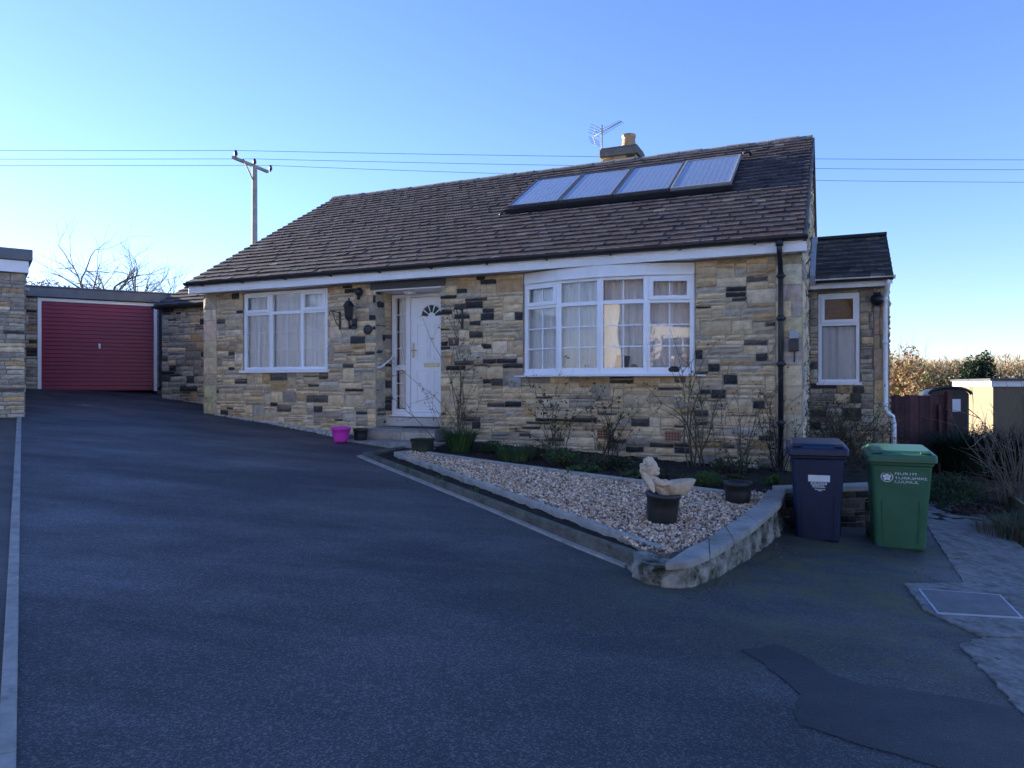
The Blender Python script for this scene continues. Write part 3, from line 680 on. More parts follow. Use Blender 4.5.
mb = MB(); mb.M = Matrix.Translation((-3.79, 4.72, -.1)); mb.box(-.42, .42, -.3, .36, 6.70, 6.86, (.16, .155, .14)); mb.prism([(-.4, -.28), (.4, -.28), (.4, .34), (-.4, .34)], 6.861, 6.9, (.16, .15, .14)); mb.build('chimney_cap', M_stone2, chim, bevel=.02)
mb = MB(); mb.lathe([(.16, 6.88), (.155, 6.95), (.135, 7.12), (.15, 7.15), (.15, 7.2), (.115, 7.2), (.11, 7.0)], (-3.64, 4.74, -.1), 16); mb.build('chimney_pot', M_terra, chim)
mb = MB(); ax, ay = -4.2, 4.6
mb.tube([(ax, ay, 6.5), (ax, ay, 7.36)], .016, 6)
bd = Vector((.93, -.3, .22)).normalized(); bp = Vector((ax, ay, 7.2)); sd = Vector((.3, .93, 0)).normalized(); sd = sd.cross(bd).cross(bd).normalized() * -1
mb.tube([bp - bd * .2, bp + bd * .52], .009, 5)
for k in range(11):
    q = bp + bd * (-.05 + k * .055); L_ = .16 - .005 * k; mb.tube([q - sd * L_, q + sd * L_], .0055, 4)
for s_ in (-1, 1):
    for k in range(4):
        zz = Vector((0, 0, s_ * (.05 + .05 * k))); q = bp - bd * (.22 - .02 * k) + zz; mb.tube([q - sd * .2, q + sd * .2], .0055, 4)
    mb.tube([bp - bd * .24, bp - bd * .16 + Vector((0, 0, s_ * .22))], .007, 4)
mb.build('aerial', M_wire, chim)

# ---- side extension (right) and rear wing (left)
EY, EX = 2.5, 1.2
ew = (.15, .78, 1.75, 3.23)
mb = MB(); panel(mb, .004, EX, -.3, 3.30, [ew], EY, EY + .25, (.2, .185, .15))
stones(mb, .03, EX, .1, 3.27, lambda x, d, z: (x, EY - d, z), [ew], 61, dark=.05, grey=.8, hs=(.09, .12, .15), ls=(.18, .4), quoins=((EX - .22, EX),))
mb.box(EX - .25, EX - .002, EY + .252, 5.2, -.3, 3.3, MORT); stones(mb, EY, 5.2, .0, 3.3, lambda x, d, z: (EX - .002 + d, x, z), seed=62, dark=.05, grey=.8)
mb.box(.004, EX - .252, 5.0, 5.2, -.3, 3.3, MORT)
ezr = lambda y: 3.41 + (min(y, 7.5 - y) - 2.2) * math.tan(R(30))
prof = [(EY + .1, 3.302), (5.2, 3.302), (5.2, ezr(5.2) - .05), (3.75, ezr(3.75) - .05), (EY + .1, ezr(EY + .1) - .05)]
vs = [(EX - .2, y, z) for y, z in prof] + [(EX, y, z) for y, z in prof]; n = 5
mb.add(vs, [tuple(range(n)), tuple(range(n, 2 * n))[::-1]] + [(i, n + i, n + (i + 1) % n, (i + 1) % n) for i in range(n)], MORT)
mb.build('side_extension_wall', M_stone2, house)
f = window(house, I4, ew[0] + .005, ew[1] - .005, ew[2] + .008, ew[3] - .005, (), 2.72, (0,), EY + .01, grid=False)
mb = MB(); mb.box(ew[0] - .02, ew[1] + .03, EY - .06, EY + .008, 1.715, 1.757); mb.build('sill', M_upvc, f, bevel=.005)
c30, s30 = math.cos(R(30)), math.sin(R(30)); ESL = 1.6 / c30
PE = lambda u, s_, h: (u, 2.15 + s_ * c30 - h * s30, 3.40 + s_ * s30 + h * c30)
PE2 = lambda u, s_, h: (1.36 - u, 5.35 - s_ * c30 + h * s30, 3.40 + s_ * s30 + h * c30)
mb = MB()
for P, k in ((PE, 63), (PE2, 64)):
    a, b = (.12, 1.24) if P is PE else (.12, 1.24)
    mb.add([P(a, 0, 0), P(b, 0, 0), P(b, ESL, 0), P(a, ESL, 0), P(a, 0, -.05), P(b, 0, -.05), P(b, ESL, -.05), P(a, ESL, -.05)], [(0, 1, 2, 3), (7, 6, 5, 4), (0, 4, 5, 1), (1, 5, 6, 2), (3, 2, 6, 7), (0, 3, 7, 4)], (.03, .03, .03))
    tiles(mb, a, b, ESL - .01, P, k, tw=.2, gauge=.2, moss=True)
mb.box(.12, 1.24, 3.66, 3.84, 3.42 + 1.6 * math.tan(R(30)), 3.47 + 1.6 * math.tan(R(30)), (.04, .04, .035))
er = mb.build('side_extension_roof', M_tile, house)
mb = MB(); mb.add([PE(.035, -.02, .1), PE(.115, -.02, .1), PE(.115, ESL, .1), PE(.035, ESL, .1), PE(.035, -.02, -.06), PE(.115, -.02, -.06), PE(.115, ESL, -.06), PE(.035, ESL, -.06)], [(0, 1, 2, 3), (7, 6, 5, 4), (0, 4, 5, 1), (1, 5, 6, 2), (3, 2, 6, 7), (0, 3, 7, 4)]); mb.build('flashing', M_lead, er)
mb = MB(); mb.box(.03, 1.2, 2.26, 2.29, 3.28, 3.395); mb.box(.03, 1.2, 2.291, 2.49, 3.305, 3.32)
mb.add([(1.205, 2.2, 3.3), (1.23, 2.2, 3.3), (1.23, 3.75, 4.18), (1.205, 3.75, 4.18), (1.205, 2.2, 3.40), (1.23, 2.2, 3.40), (1.23, 3.75, 4.28), (1.205, 3.75, 4.28)], [(0, 3, 2, 1), (4, 5, 6, 7), (0, 1, 5, 4), (1, 2, 6, 5), (2, 3, 7, 6), (3, 0, 4, 7)])
mb.build('side_extension_fascia', M_offwhite, house)
mb = MB(); gutter(mb, .02, 1.27, 2.2, 3.43, .055); mb.build('white_gutter', M_offwhite, house)
mb = MB(); ex = 1.14; mb.tube([(ex + .03, 2.2, 3.4), (ex + .03, 2.21, 3.3), (ex + .02, 2.38, 3.2), (ex, 2.42, 3.1), (ex, 2.42, 1.36), (ex + .02, 2.41, 1.28), (ex + .1, 2.38, 1.22), (ex + .12, 2.37, 1.1), (ex + .12, 2.37, .2)], .036, 10)
for z in (3.08, 2.4, 1.4): mb.tube([(ex, 2.42, z - .035), (ex, 2.42, z + .035)], .045, 10)
mb.build('white_downpipe', M_offwhite, house)
mb = MB(); mb.ball((1.02, 2.33, 3.07), .1, n=12); mb.box(.97, 1.07, 2.4, 2.477, 3.05, 3.2); mb.build('globe_lamp', M_dglass, house)
# wing
WX = -13.45; WY = 1.2
mb = MB(); mb.box(WX, LX - .03, WY, WY + .25, .6, 3.5, (.17, .16, .14)); mb.box(WX, WX + .25, WY + .252, 6, .6, 3.42, (.17, .16, .14))
stones(mb, WX, LX - .03, 1.0, 3.48, lambda x, d, z: (x, WY - d, z), seed=71, dark=.12, grey=.85, hs=(.1, .13, .16, .2), ls=(.2, .5))
stones(mb, WY, 6, 1.0, 3.4, lambda x, d, z: (WX - d, x, z), seed=72, dark=.12, grey=.85)
mb.build('wing_wall', M_stone2, house)
WSL = 3.0 / cs
PW = lambda u, s_, h: (u, WY - .18 + s_ * cs - h * sn, 3.46 + s_ * sn + h * cs)
PW2 = lambda u, s_, h: (WX - .03 + LX - .13 - u, WY + 5.58 - s_ * cs + h * sn, 3.43 + s_ * sn + h * cs)
mb = MB()
for P, k in ((PW, 73), (PW2, 74)):
    a, b = WX - .03, LX - .13
    mb.add([P(a, 0, 0), P(b, 0, 0), P(b, WSL, 0), P(a, WSL, 0), P(a, 0, -.06), P(b, 0, -.06), P(b, WSL, -.06), P(a, WSL, -.06)], [(0, 1, 2, 3), (7, 6, 5, 4), (0, 4, 5, 1), (1, 5, 6, 2), (3, 2, 6, 7), (0, 3, 7, 4)], (.04, .04, .04))
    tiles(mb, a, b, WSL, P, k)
mb.build('wing_roof', M_tile, house)
mb = MB(); gutter(mb, WX - .03, LX - .13, WY - .22, 3.47, .05); mb.build('wing_gutter', M_black, house)

# ---- curtains and things on the window board (top-level: they hang or stand)
def curtain(x0, x1, y, z0, z1, amp, n, label, gather=0, seed=0):
    r = random.Random(seed); mb = MB(); nx = n * 8; nz = 6; vs = []
    ph = [r.uniform(0, 6) for _ in range(3)]
    for j in range(nz + 1):
        for i in range(nx + 1):
            a = i / nx; b = j / nz
            w = math.sin(a * n * 2 * math.pi + ph[0]) + .4 * math.sin(a * n * 3.7 + ph[1] + b) + .3 * math.sin(a * n * 9.1 + ph[2])
            xx = x0 + (x1 - x0) * (a if not gather else a * (1 - gather * (1 - b) ** 1.5))
            vs.append((xx, y + amp * w * (.6 + .4 * b), z0 + (z1 - z0) * b))
    W = nx + 1
    mb.add(vs, [(j * W + i, j * W + i + 1, (j + 1) * W + i + 1, (j + 1) * W + i) for j in range(nz) for i in range(nx)], smooth=True)
    return tag(mb.build('net_curtain', M_net, xf=HM), label, 'curtain', 'net curtains in the windows')
curtain(-9.86, -7.94, .1, 2.02, 3.44, .03, 12, 'white net curtain in the three-light window left of the door', seed=1)
curtain(-6.78, -6.6, .59, 1.3, 3.28, .012, 3, 'pale net curtain behind the slim glazed panel beside the front door', seed=9)
def arc_curtain(i0, i1, off, seed, label):
    r = random.Random(seed); mb = MB(); vs = []; n = 40 * (i1 - i0); nz = 6
    for j in range(nz + 1):
        for i in range(n + 1):
            t = i0 + (i1 - i0) * i / n; k = min(int(t), 3); f_ = t - k; x = arc[k][0] + (arc[k + 1][0] - arc[k][0]) * f_; y = arc[k][1] + (arc[k + 1][1] - arc[k][1]) * f_
            b = j / nz; w = math.sin(t * 46) + .5 * math.sin(t * 29 + 1 + b) + .4 * math.sin(t * 83 + b * 2); vs.append((x, y + off + .02 * w * (.6 + .4 * b), 1.92 + 1.38 * b))
    W = n + 1; mb.add(vs, [(j * W + i, j * W + i + 1, (j + 1) * W + i + 1, (j + 1) * W + i) for j in range(nz) for i in range(n)], smooth=True)
    return tag(mb.build('net_curtain', M_net, xf=HM), label, 'curtain', 'net curtains in the windows')
arc_curtain(0, 2, .13, 2, 'white net curtain draped behind the left half of the bow window')
arc_curtain(2, 4, .25, 3, 'net curtain set further back behind the right half of the bow window')
o = curtain(.18, .75, EY + .105, 1.78, 2.68, .022, 5, 'white pleated net curtain in the narrow window of the side extension', seed=4)
mb = MB(); mb.box(.0, 0.0 + .6, 0, .01, 0, .42, (1, 1, 1))
tag(mb.build('amber_sheet', mat('amber_pattern', (.45, .25, .09), .8, .5, 30, .3, 60), xf=HM @ Matrix.Translation((.165, EY + .1, 2.76))), 'amber patterned sheet behind the small top pane of the side extension window', 'blind')  # amber patterned sheet set behind the top pane
mb = MB(); mb.M = Matrix.Rotation(R(-14), 4, 'X') @ Matrix.Rotation(R(8), 4, 'Y'); mb.box(-.1, .1, 0, .02, 0, .25); mb.box(-.015, .015, .02, .09, 0, .15)
tag(mb.build('photo_frame', M_black, xf=HM @ Matrix.Translation((-2.50, -.10, 1.915))), 'black photo frame leaning on the sill inside the bow window', 'photo frame')
for x, h, w, lab, m_ in ((-2.3, .12, .06, 'small brown jar on the sill right of the black photo frame', M_terra), (-2.12, .16, .035, 'thin dark candle holder on the bow window sill', M_black), (-3.02, .1, .1, 'low dark bowl on the sill behind the draped net curtain', M_pot), (-1.72, .08, .09, 'low bowl on the sill at the right end of the bow window', M_pot)):
    mb = MB(); mb.lathe([(w * .7, 0), (w, h * .4), (w * .8, h * .8), (w * .5, h * .9), (w * .55, h)], n=12)
    tag(mb.build('sill_ornament', m_, xf=HM @ Matrix.Translation((x, -.05 if x > -2.9 else .02, 1.902))), lab, 'ornament')

# ------------------------------------------------------------------ garages
GA = R(30.1)
gar = thing('red_door_garage', 'flat-roofed garage with a dark red ribbed door and white frame', 'garage', (-10.42, 16.06, 1.6), GA)
mb = MB(); W = 2.23
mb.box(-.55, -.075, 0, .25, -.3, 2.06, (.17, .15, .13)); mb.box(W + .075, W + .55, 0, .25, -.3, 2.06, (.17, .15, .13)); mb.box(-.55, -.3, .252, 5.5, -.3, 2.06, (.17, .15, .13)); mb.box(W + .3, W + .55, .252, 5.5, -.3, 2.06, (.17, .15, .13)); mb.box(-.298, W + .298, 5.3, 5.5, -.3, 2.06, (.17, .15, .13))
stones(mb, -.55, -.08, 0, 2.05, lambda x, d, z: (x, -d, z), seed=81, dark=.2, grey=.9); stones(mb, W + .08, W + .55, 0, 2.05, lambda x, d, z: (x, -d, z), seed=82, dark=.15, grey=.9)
mb.build('wall', M_stone2, gar)
mb = MB(); mb.box(-.65, W + .65, -.12, 5.6, 2.07, 2.28); mb.box(-.68, W + .68, -.15, 5.63, 2.281, 2.31); mb.build('roof', M_felt, gar, bevel=.008)
mb = MB(); mb.box(-.075, -.005, -.01, .1, -.02, 2.06); mb.box(W + .005, W + .075, -.01, .1, -.02, 2.06); mb.box(-.005, W + .005, -.008, .098, 1.985, 2.058); mb.build('door_frame', M_upvc, gar, bevel=.004)
mb = MB(); n = 22; hgt = 1.98
for k in range(n):                                   # horizontal ribs
    z0 = hgt * k / n; z1 = hgt * (k + 1) / n; a = .012
    vs = [(0, .05, z0), (W, .05, z0), (W, .05, z0 + .012), (0, .05, z0 + .012), (0, .05 - a, z0 + .022), (W, .05 - a, z0 + .022), (0, .05 - a, z1), (W, .05 - a, z1), (0, .05, z1 + .0), (W, .05, z1)]
    mb.add(vs, [(0, 1, 2, 3), (3, 2, 5, 4), (4, 5, 7, 6), (6, 7, 9, 8)])
mb.box(0, W, .052, .07, 0, hgt)
gd = mb.build('garage_door', M_red, gar)
mb = MB(); mb.lathe([(.03, 0), (.03, .01)], (0, 0, 0), 12); mb.v = []; mb.f = []; mb.c = []; mb.sm = []
mb.box(W / 2 - .022, W / 2 + .022, .012, .037, .96, 1.07); mb.tube([(W / 2, .02, 1.03), (W / 2, -.02, 1.03), (W / 2, -.025, .99)], .014, 6); mb.build('handle', M_upvc, gd, bevel=.004)
mb = MB(); mb.tube([(W + .14, -.07, 2.06), (W + .14, -.07, .2), (W + .14, -.09, .1), (W + .1, -.16, .03)], .038, 8); mb.build('downpipe', M_black, gar)

ng = thing('neighbour_garage', 'grey stone flat-roofed garage at the left edge with white fascia', 'garage', (-7.73, 11.5, 0), R(36.5))
mb = MB(); z0, z1 = .6, 3.48
mb.box(-.5, 0, 0, .28, z0 - .5, z1, (.2, .185, .16)); mb.box(-6.2, -5.7, 0, .28, z0 - .5, z1, (.2, .185, .16)); mb.box(-5.7, -.5, 0, .28, 3.3, z1, (.2, .185, .16)); mb.box(-.28, 0, .282, 4.4, z0 - .5, z1, (.2, .185, .16)); mb.box(-6.2, -5.92, .282, 3.6, z0 - .5, z1, (.2, .185, .16)); mb.box(-5.918, -.282, 3.4, 3.6, z0 - .5, z1, (.2, .185, .16))
hs_ = (.055, .065, .075, .085)
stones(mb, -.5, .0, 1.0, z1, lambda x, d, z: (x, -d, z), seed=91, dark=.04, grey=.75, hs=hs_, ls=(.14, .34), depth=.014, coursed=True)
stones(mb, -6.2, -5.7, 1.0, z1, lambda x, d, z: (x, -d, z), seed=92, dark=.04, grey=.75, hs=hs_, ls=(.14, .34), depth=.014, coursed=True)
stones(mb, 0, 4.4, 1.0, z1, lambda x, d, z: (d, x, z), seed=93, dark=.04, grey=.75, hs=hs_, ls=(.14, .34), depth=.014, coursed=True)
mb.build('wall', M_stone2, ng)
mb = MB(); mb.box(-6.22, .05, -.1, -.03, z1 + .004, z1 + .19); mb.box(-.0, .05, -.028, 4.42, z1 + .004, z1 + .19); mb.build('fascia', M_offwhite, ng, bevel=.004)
mb = MB(); mb.box(-6.3, .1, -.15, 4.5, z1 + .195, z1 + .37); mb.build('roof', M_felt, ng, bevel=.012)
mb = MB(); mb.box(-5.7, -.5, .06, .1, .9, 3.3)
for k in range(16): mb.box(-5.69, -.51, .045, .059, .95 + k * .146, 1.07 + k * .146)
mb.build('garage_door', M_offwhite, ng)

# unseen bungalow added beyond the left edge to shade the drive
nbh = thing('shade_bungalow', 'unseen tiled bungalow added beyond the left edge to shade the drive', 'house', (-19.0, 9.0, 0), R(52))
mb = MB(); mb.box(-1.5, 3.5, 0, 7, .5, 4.3, (.3, .27, .22)); stones(mb, -1.5, 3.5, 1, 4.3, lambda x, d, z: (x, -d, z), [(0, 1.8, 2.2, 3.7)], 95, dark=.1, hs=(.15, .2), ls=(.3, .8)); mb.build('wall', M_stone2, nbh)
mb = MB(); tz = lambda y: 4.25 + (min(y, 7 - y) + .4) * .6
for y0, y1, y2 in ((-.4, 3.5, 0), (7.4, 3.5, 0)):
    vs = [(-1.8, y0, tz(y0)), (3.8, y0, tz(y0)), (3.8, y1, tz(y1)), (-1.8, y1, tz(y1))]; vs += [(a, b, c - .1) for a, b, c in vs]
    mb.add(vs, [(0, 1, 2, 3), (7, 6, 5, 4), (0, 4, 5, 1), (1, 5, 6, 2), (2, 6, 7, 3), (3, 7, 4, 0)], (.075, .06, .055))
for xx in (-1.5, 3.25): mb.add([(xx, 0, 4.3), (xx, 7, 4.3), (xx, 3.5, tz(3.5) - .1), (xx + .25, 0, 4.3), (xx + .25, 7, 4.3), (xx + .25, 3.5, tz(3.5) - .1)], [(0, 1, 2), (5, 4, 3), (0, 2, 5, 3), (1, 4, 5, 2)], (.3, .27, .22))
mb.build('roof', M_tile, nbh)
for a, b in ((0, 1.8),):
    mb = MB(); rect_frame(mb, a, b, 2.2, 3.7, .07, -.03, -.001); mb.box((a + b) / 2 - .03, (a + b) / 2 + .03, -.028, -.001, 2.27, 3.63); fw = mb.build('window', M_upvc, nbh); mb = MB(); pane(mb, a, b, 2.2, 3.7, -.012); mb.build('pane', M_dglass, fw)

bwl = thing('shade_wall', 'stone wall added between the grey garage and the red-doored garage to block sun', 'wall', (-11.2, 15.75, 1.5), R(-38))  # wall added in the gap between the garages to stop a streak of sun
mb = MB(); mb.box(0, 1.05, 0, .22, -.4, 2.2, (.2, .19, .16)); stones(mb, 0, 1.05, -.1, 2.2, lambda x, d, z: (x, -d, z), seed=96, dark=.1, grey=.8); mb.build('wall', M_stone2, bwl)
mb = MB(); mb.box(-.03, 1.08, -.06, .28, 2.203, 2.27); mb.build('coping', M_conc, bwl, bevel=.01)
# outbuilding at the far right
ob = thing('flat_roofed_outbuilding', 'cream rendered flat-roofed outbuilding catching low sunlight at the far right', 'outbuilding', (13.27, 20, -.4), R(-17.5))
mb = MB(); mb.box(0, 4.5, 0, 3.7, -.3, 2.08); mb.build('wall', M_render, ob)
mb = MB(); mb.box(-.06, 4.6, -.06, 3.78, 2.083, 2.24); mb.build('fascia', M_offwhite, ob)
mb = MB(); mb.box(-.1, 4.65, -.12, 3.85, 2.243, 2.31); mb.build('roof', M_black2, ob)
mb = MB(); mb.box(.75, 2.9, -.05, -.002, .3, 2.0); 
for k in range(5): mb.box(.78 + k * .42, 1.14 + k * .42, -.064, -.0505, .34, 1.96)
mb.build('garage_door', M_offwhite, ob)

# dark arched shed behind the fence
sh = thing('black_storage_shed', 'black arched-top storage shed with a white notice behind the wooden fence', 'shed', (9.42, 15.6, H(9.42, 15.6)), R(-18))
mb = MB(); prof = [(-.36, 0), (.36, 0), (.36, 1.62)] + [(.36 * math.cos(math.pi * k / 10), 1.62 + .12 * math.sin(math.pi * k / 10)) for k in range(1, 10)] + [(-.36, 1.62)]; n = len(prof)
vs = [(a, 0, b) for a, b in prof] + [(a, 1.2, b) for a, b in prof]; mb.add(vs, [tuple(range(n)), tuple(range(n, 2 * n))[::-1]] + [(i, n + i, n + (i + 1) % n, (i + 1) % n) for i in range(n)]); mb.build('body', M_black, sh)
mb = MB(); mb.tube([(.4 * math.cos(math.pi * k / 12), -.03, 1.62 + .15 * math.sin(math.pi * k / 12)) for k in range(13)], .035, 6); mb.box(-.02, .02, -.02, -.001, .05, 1.6); mb.build('arch_trim', M_black, sh)
mb = MB(); mb.box(.02, .2, -.02, -.003, 1.25, 1.52); mb.build('notice', M_offwhite, sh)

# ------------------------------------------------------------------ fence
fb = thing('wooden_fence', 'red-brown close-boarded wooden fence beside the white downpipe', 'fence', (7.02, 13.4, H(7, 13.4)), R(3))
mb = MB(); r = random.Random(5); x = -.45
while x < 1.0:
    w = r.uniform(.085, .11); k = r.uniform(.6, 1.25); h = 1.52 + r.uniform(-.015, .015)
    mb.box(x, x + w - .006, r.uniform(-.004, .004), .02, .05, h, (.085 * k, .028 * k, .03 * k)); x += w
mb.box(-.45, 1.0, .024, .07, .4, .48, (.06, .03, .03)); mb.box(-.45, 1.0, .024, .07, 1.2, 1.28, (.06, .03, .03)); mb.build('boards', M_fence, fb)
for x in (1.02, .86):
    mb = MB(); mb.box(x, x + (.1 if x > 1 else .05), -.06, .04 if x > 1 else -.012, 0, 1.6 if x > 1 else 1.35, (.09, .03, .03)); mb.build('post', M_fence, fb, bevel=.006)

# ------------------------------------------------------------------ front garden
def strip(mb, pts, w, zb, zt, side=1, col=(1, 1, 1), jit=0):
    """a wall or edging of width w on one side of a polyline (mitred); zb, zt functions"""
    P = [Vector(p) for p in pts]; Nn = []
    for i in range(len(P)):
        a = (P[i] - P[i - 1]).normalized() if i else None; b = (P[i + 1] - P[i]).normalized() if i < len(P) - 1 else None
        d = ((a or b) + (b or a)).normalized(); q = Vector((-d.y, d.x)) * side
        k = 1 / max(.5, d.dot(b or a)); Nn.append(q * k)
    O = [p + q * w for p, q in zip(P, Nn)]
    for i in range(len(P) - 1):
        poly = [tuple(P[i]), tuple(P[i + 1]), tuple(O[i + 1]), tuple(O[i])]
        vs = [(x, y, zb(x, y)) for x, y in poly] + [(x, y, zt(x, y)) for x, y in poly]
        fs = [(4, 5, 6, 7), (0, 1, 5, 4), (2, 3, 7, 6)]
        if i == 0: fs.append((3, 0, 4, 7))
        if i == len(P) - 2: fs.append((1, 2, 6, 5))
        if side < 0: fs = [f[::-1] for f in fs]
        mb.add(vs, fs, col)
    return [tuple(o_) for o_ in O]
def dense(pts, step):
    out = []
    for a, b in zip(pts, pts[1:]):
        n = max(1, int(math.dist(a, b) / step)); out += [(a[0] + (b[0] - a[0]) * k / n, a[1] + (b[1] - a[1]) * k / n) for k in range(n)]
    return out + [pts[-1]]
kouter = [(-1.78, 11.35), (-2.24, 10.46), (-.34, 7.81), (.56, 6.47), (.93, 5.97)]
ed = thing('front_edging', 'long low concrete edging along the asphalt in front of the gravel garden', 'edging', (-.6, 8.2, H(-.6, 8.2)))
def build_at(mb, name, m, parent, **k):
    o_ = mb.build(name, m, None, **k); o_.parent = parent; o_.matrix_parent_inverse = Matrix.Translation(parent.location).inverted(); return o_
mb = MB(); strip(mb, kouter, .085, lambda x, y: H(x, y) - .05, lambda x, y: H(x, y) + .03, 1); build_at(mb, 'footing', M_conc2, ed)
mb = MB(); ko = [(-1.72, 11.32), (-2.15, 10.47), (-.29, 7.84), (.61, 6.5), (1.0, 5.98)]
strip(mb, ko, .075, lambda x, y: H(x, y) - .05, lambda x, y: GPz(x, y) + .0 if x > -.5 else max(GPz(x, y), H(x, y) + .085), 1); build_at(mb, 'kerb_face', mat('stained_kerb', (.13, .125, .105), .95, .4, 7, .8, 45, spec=.15, hue=((.05, .055, .035), 4, .5, .7)), ed, bevel=.012)
gin = [(-1.2, 11.05), (-1.72, 10.55), (-.13, 8.11), (.81, 6.65), (1.22, 6.05)]
mb = MB(); strip(mb, gin, .06, lambda x, y: GPz(x, y) - .1, lambda x, y: GPz(x, y) + .035, 1)
tag(mb.build('inner_edging', M_conc2, bevel=.01), 'pale concrete edging between the dark soil strip and the gravel', 'edging')
gback = [(-1.25, 10.52), (-.16, 9.8), (1.1, 9.06), (2.42, 8.3)]
mb = MB(); strip(mb, gback, .06, lambda x, y: GPz(x, y) - .1, lambda x, y: GPz(x, y) + .05, 1)
tag(mb.build('back_edging', M_conc2, bevel=.01), 'pale concrete edging between the gravel and the planting bed by the wall', 'edging')
def bumpy(poly, base, dz, amp, step, m, name, seed=0):
    """soil surface: grid of small heaps clipped to a polygon"""
    poly = ccw(poly); xs_ = [p[0] for p in poly]; ys_ = [p[1] for p in poly]; mb = MB(); idx = {}
    def inside(x, y):
        c = False
        for i in range(len(poly)):
            a, b = poly[i], poly[i - 1]
            if (a[1] > y) != (b[1] > y) and x < (b[0] - a[0]) * (y - a[1]) / (b[1] - a[1]) + a[0]: c = not c
        return c
    vs = []; fs = []; nx = int((max(xs_) - min(xs_)) / step) + 1; ny = int((max(ys_) - min(ys_)) / step) + 1
    def vid(i, j):
        if (i, j) not in idx:
            x, y = min(xs_) + i * step, min(ys_) + j * step
            idx[(i, j)] = len(vs); vs.append((x, y, base(x, y) + dz + amp * mnoise.noise((x * 6, y * 6, seed)) + amp * .6 * mnoise.noise((x * 17, y * 17, seed + 3))))
        return idx[(i, j)]
    for i in range(nx):
        for j in range(ny):
            if inside(min(xs_) + (i + .5) * step, min(ys_) + (j + .5) * step): fs.append((vid(i, j), vid(i + 1, j), vid(i + 1, j + 1), vid(i, j + 1)))
    mb.add(vs, fs, smooth=True)
    return tag(mb.build(name, m), kind='structure'), inside
bumpy([(-1.72, 11.3), (-2.1, 10.47), (-.25, 7.87), (.65, 6.53), (1.05, 5.9), (1.25, 6.03), (.83, 6.68), (-.11, 8.14), (-1.72, 10.58), (-1.2, 11.1)], lambda x, y: max(GPz(x, y), H(x, y) + .05), -.03, .02, .03, M_soil, 'soil_strip', 1)
gpoly = [(-1.2, 11.0), (-1.66, 10.55), (-.08, 8.14), (.86, 6.69), (1.2, 6.1), (1.02, 5.86), (1.5, 6.23), (2.17, 7.07), (3.12, 8.45), (2.42, 8.3), (1.1, 9.06), (-.16, 9.8), (-1.25, 10.52)]
gpoly2 = [(-1.35, 10.9), (-1.66, 10.55), (-.08, 8.14), (.86, 6.69), (1.1, 6.05), (1.3, 5.98), (1.55, 6.2), (2.2, 7.0), (3.12, 8.4), (3.0, 8.6), (2.42, 8.34), (1.1, 9.08), (-.16, 9.82), (-1.2, 10.56)]
tag(sheet('gravel_bed', gpoly2, mat('gravel_base', (.3, .25, .2), .9, .5, 40, .8, 60), -.004, GPz, .15), kind='structure')
bed = [(-1.2, 10.62), (-.14, 9.86), (1.12, 9.12), (2.44, 8.36), (3.15, 8.44), (4.95, 8.8), (6.0, 11.4), (4.98, 12.0), (3.95, 9.8), (-1.25, 12.15), (-1.5, 11.6)]
bumpy(bed, lambda x, y: min(GPz(x, y), .62 if x > 3 else 9), .015, .035, .05, M_soil, 'flower_bed', 2)
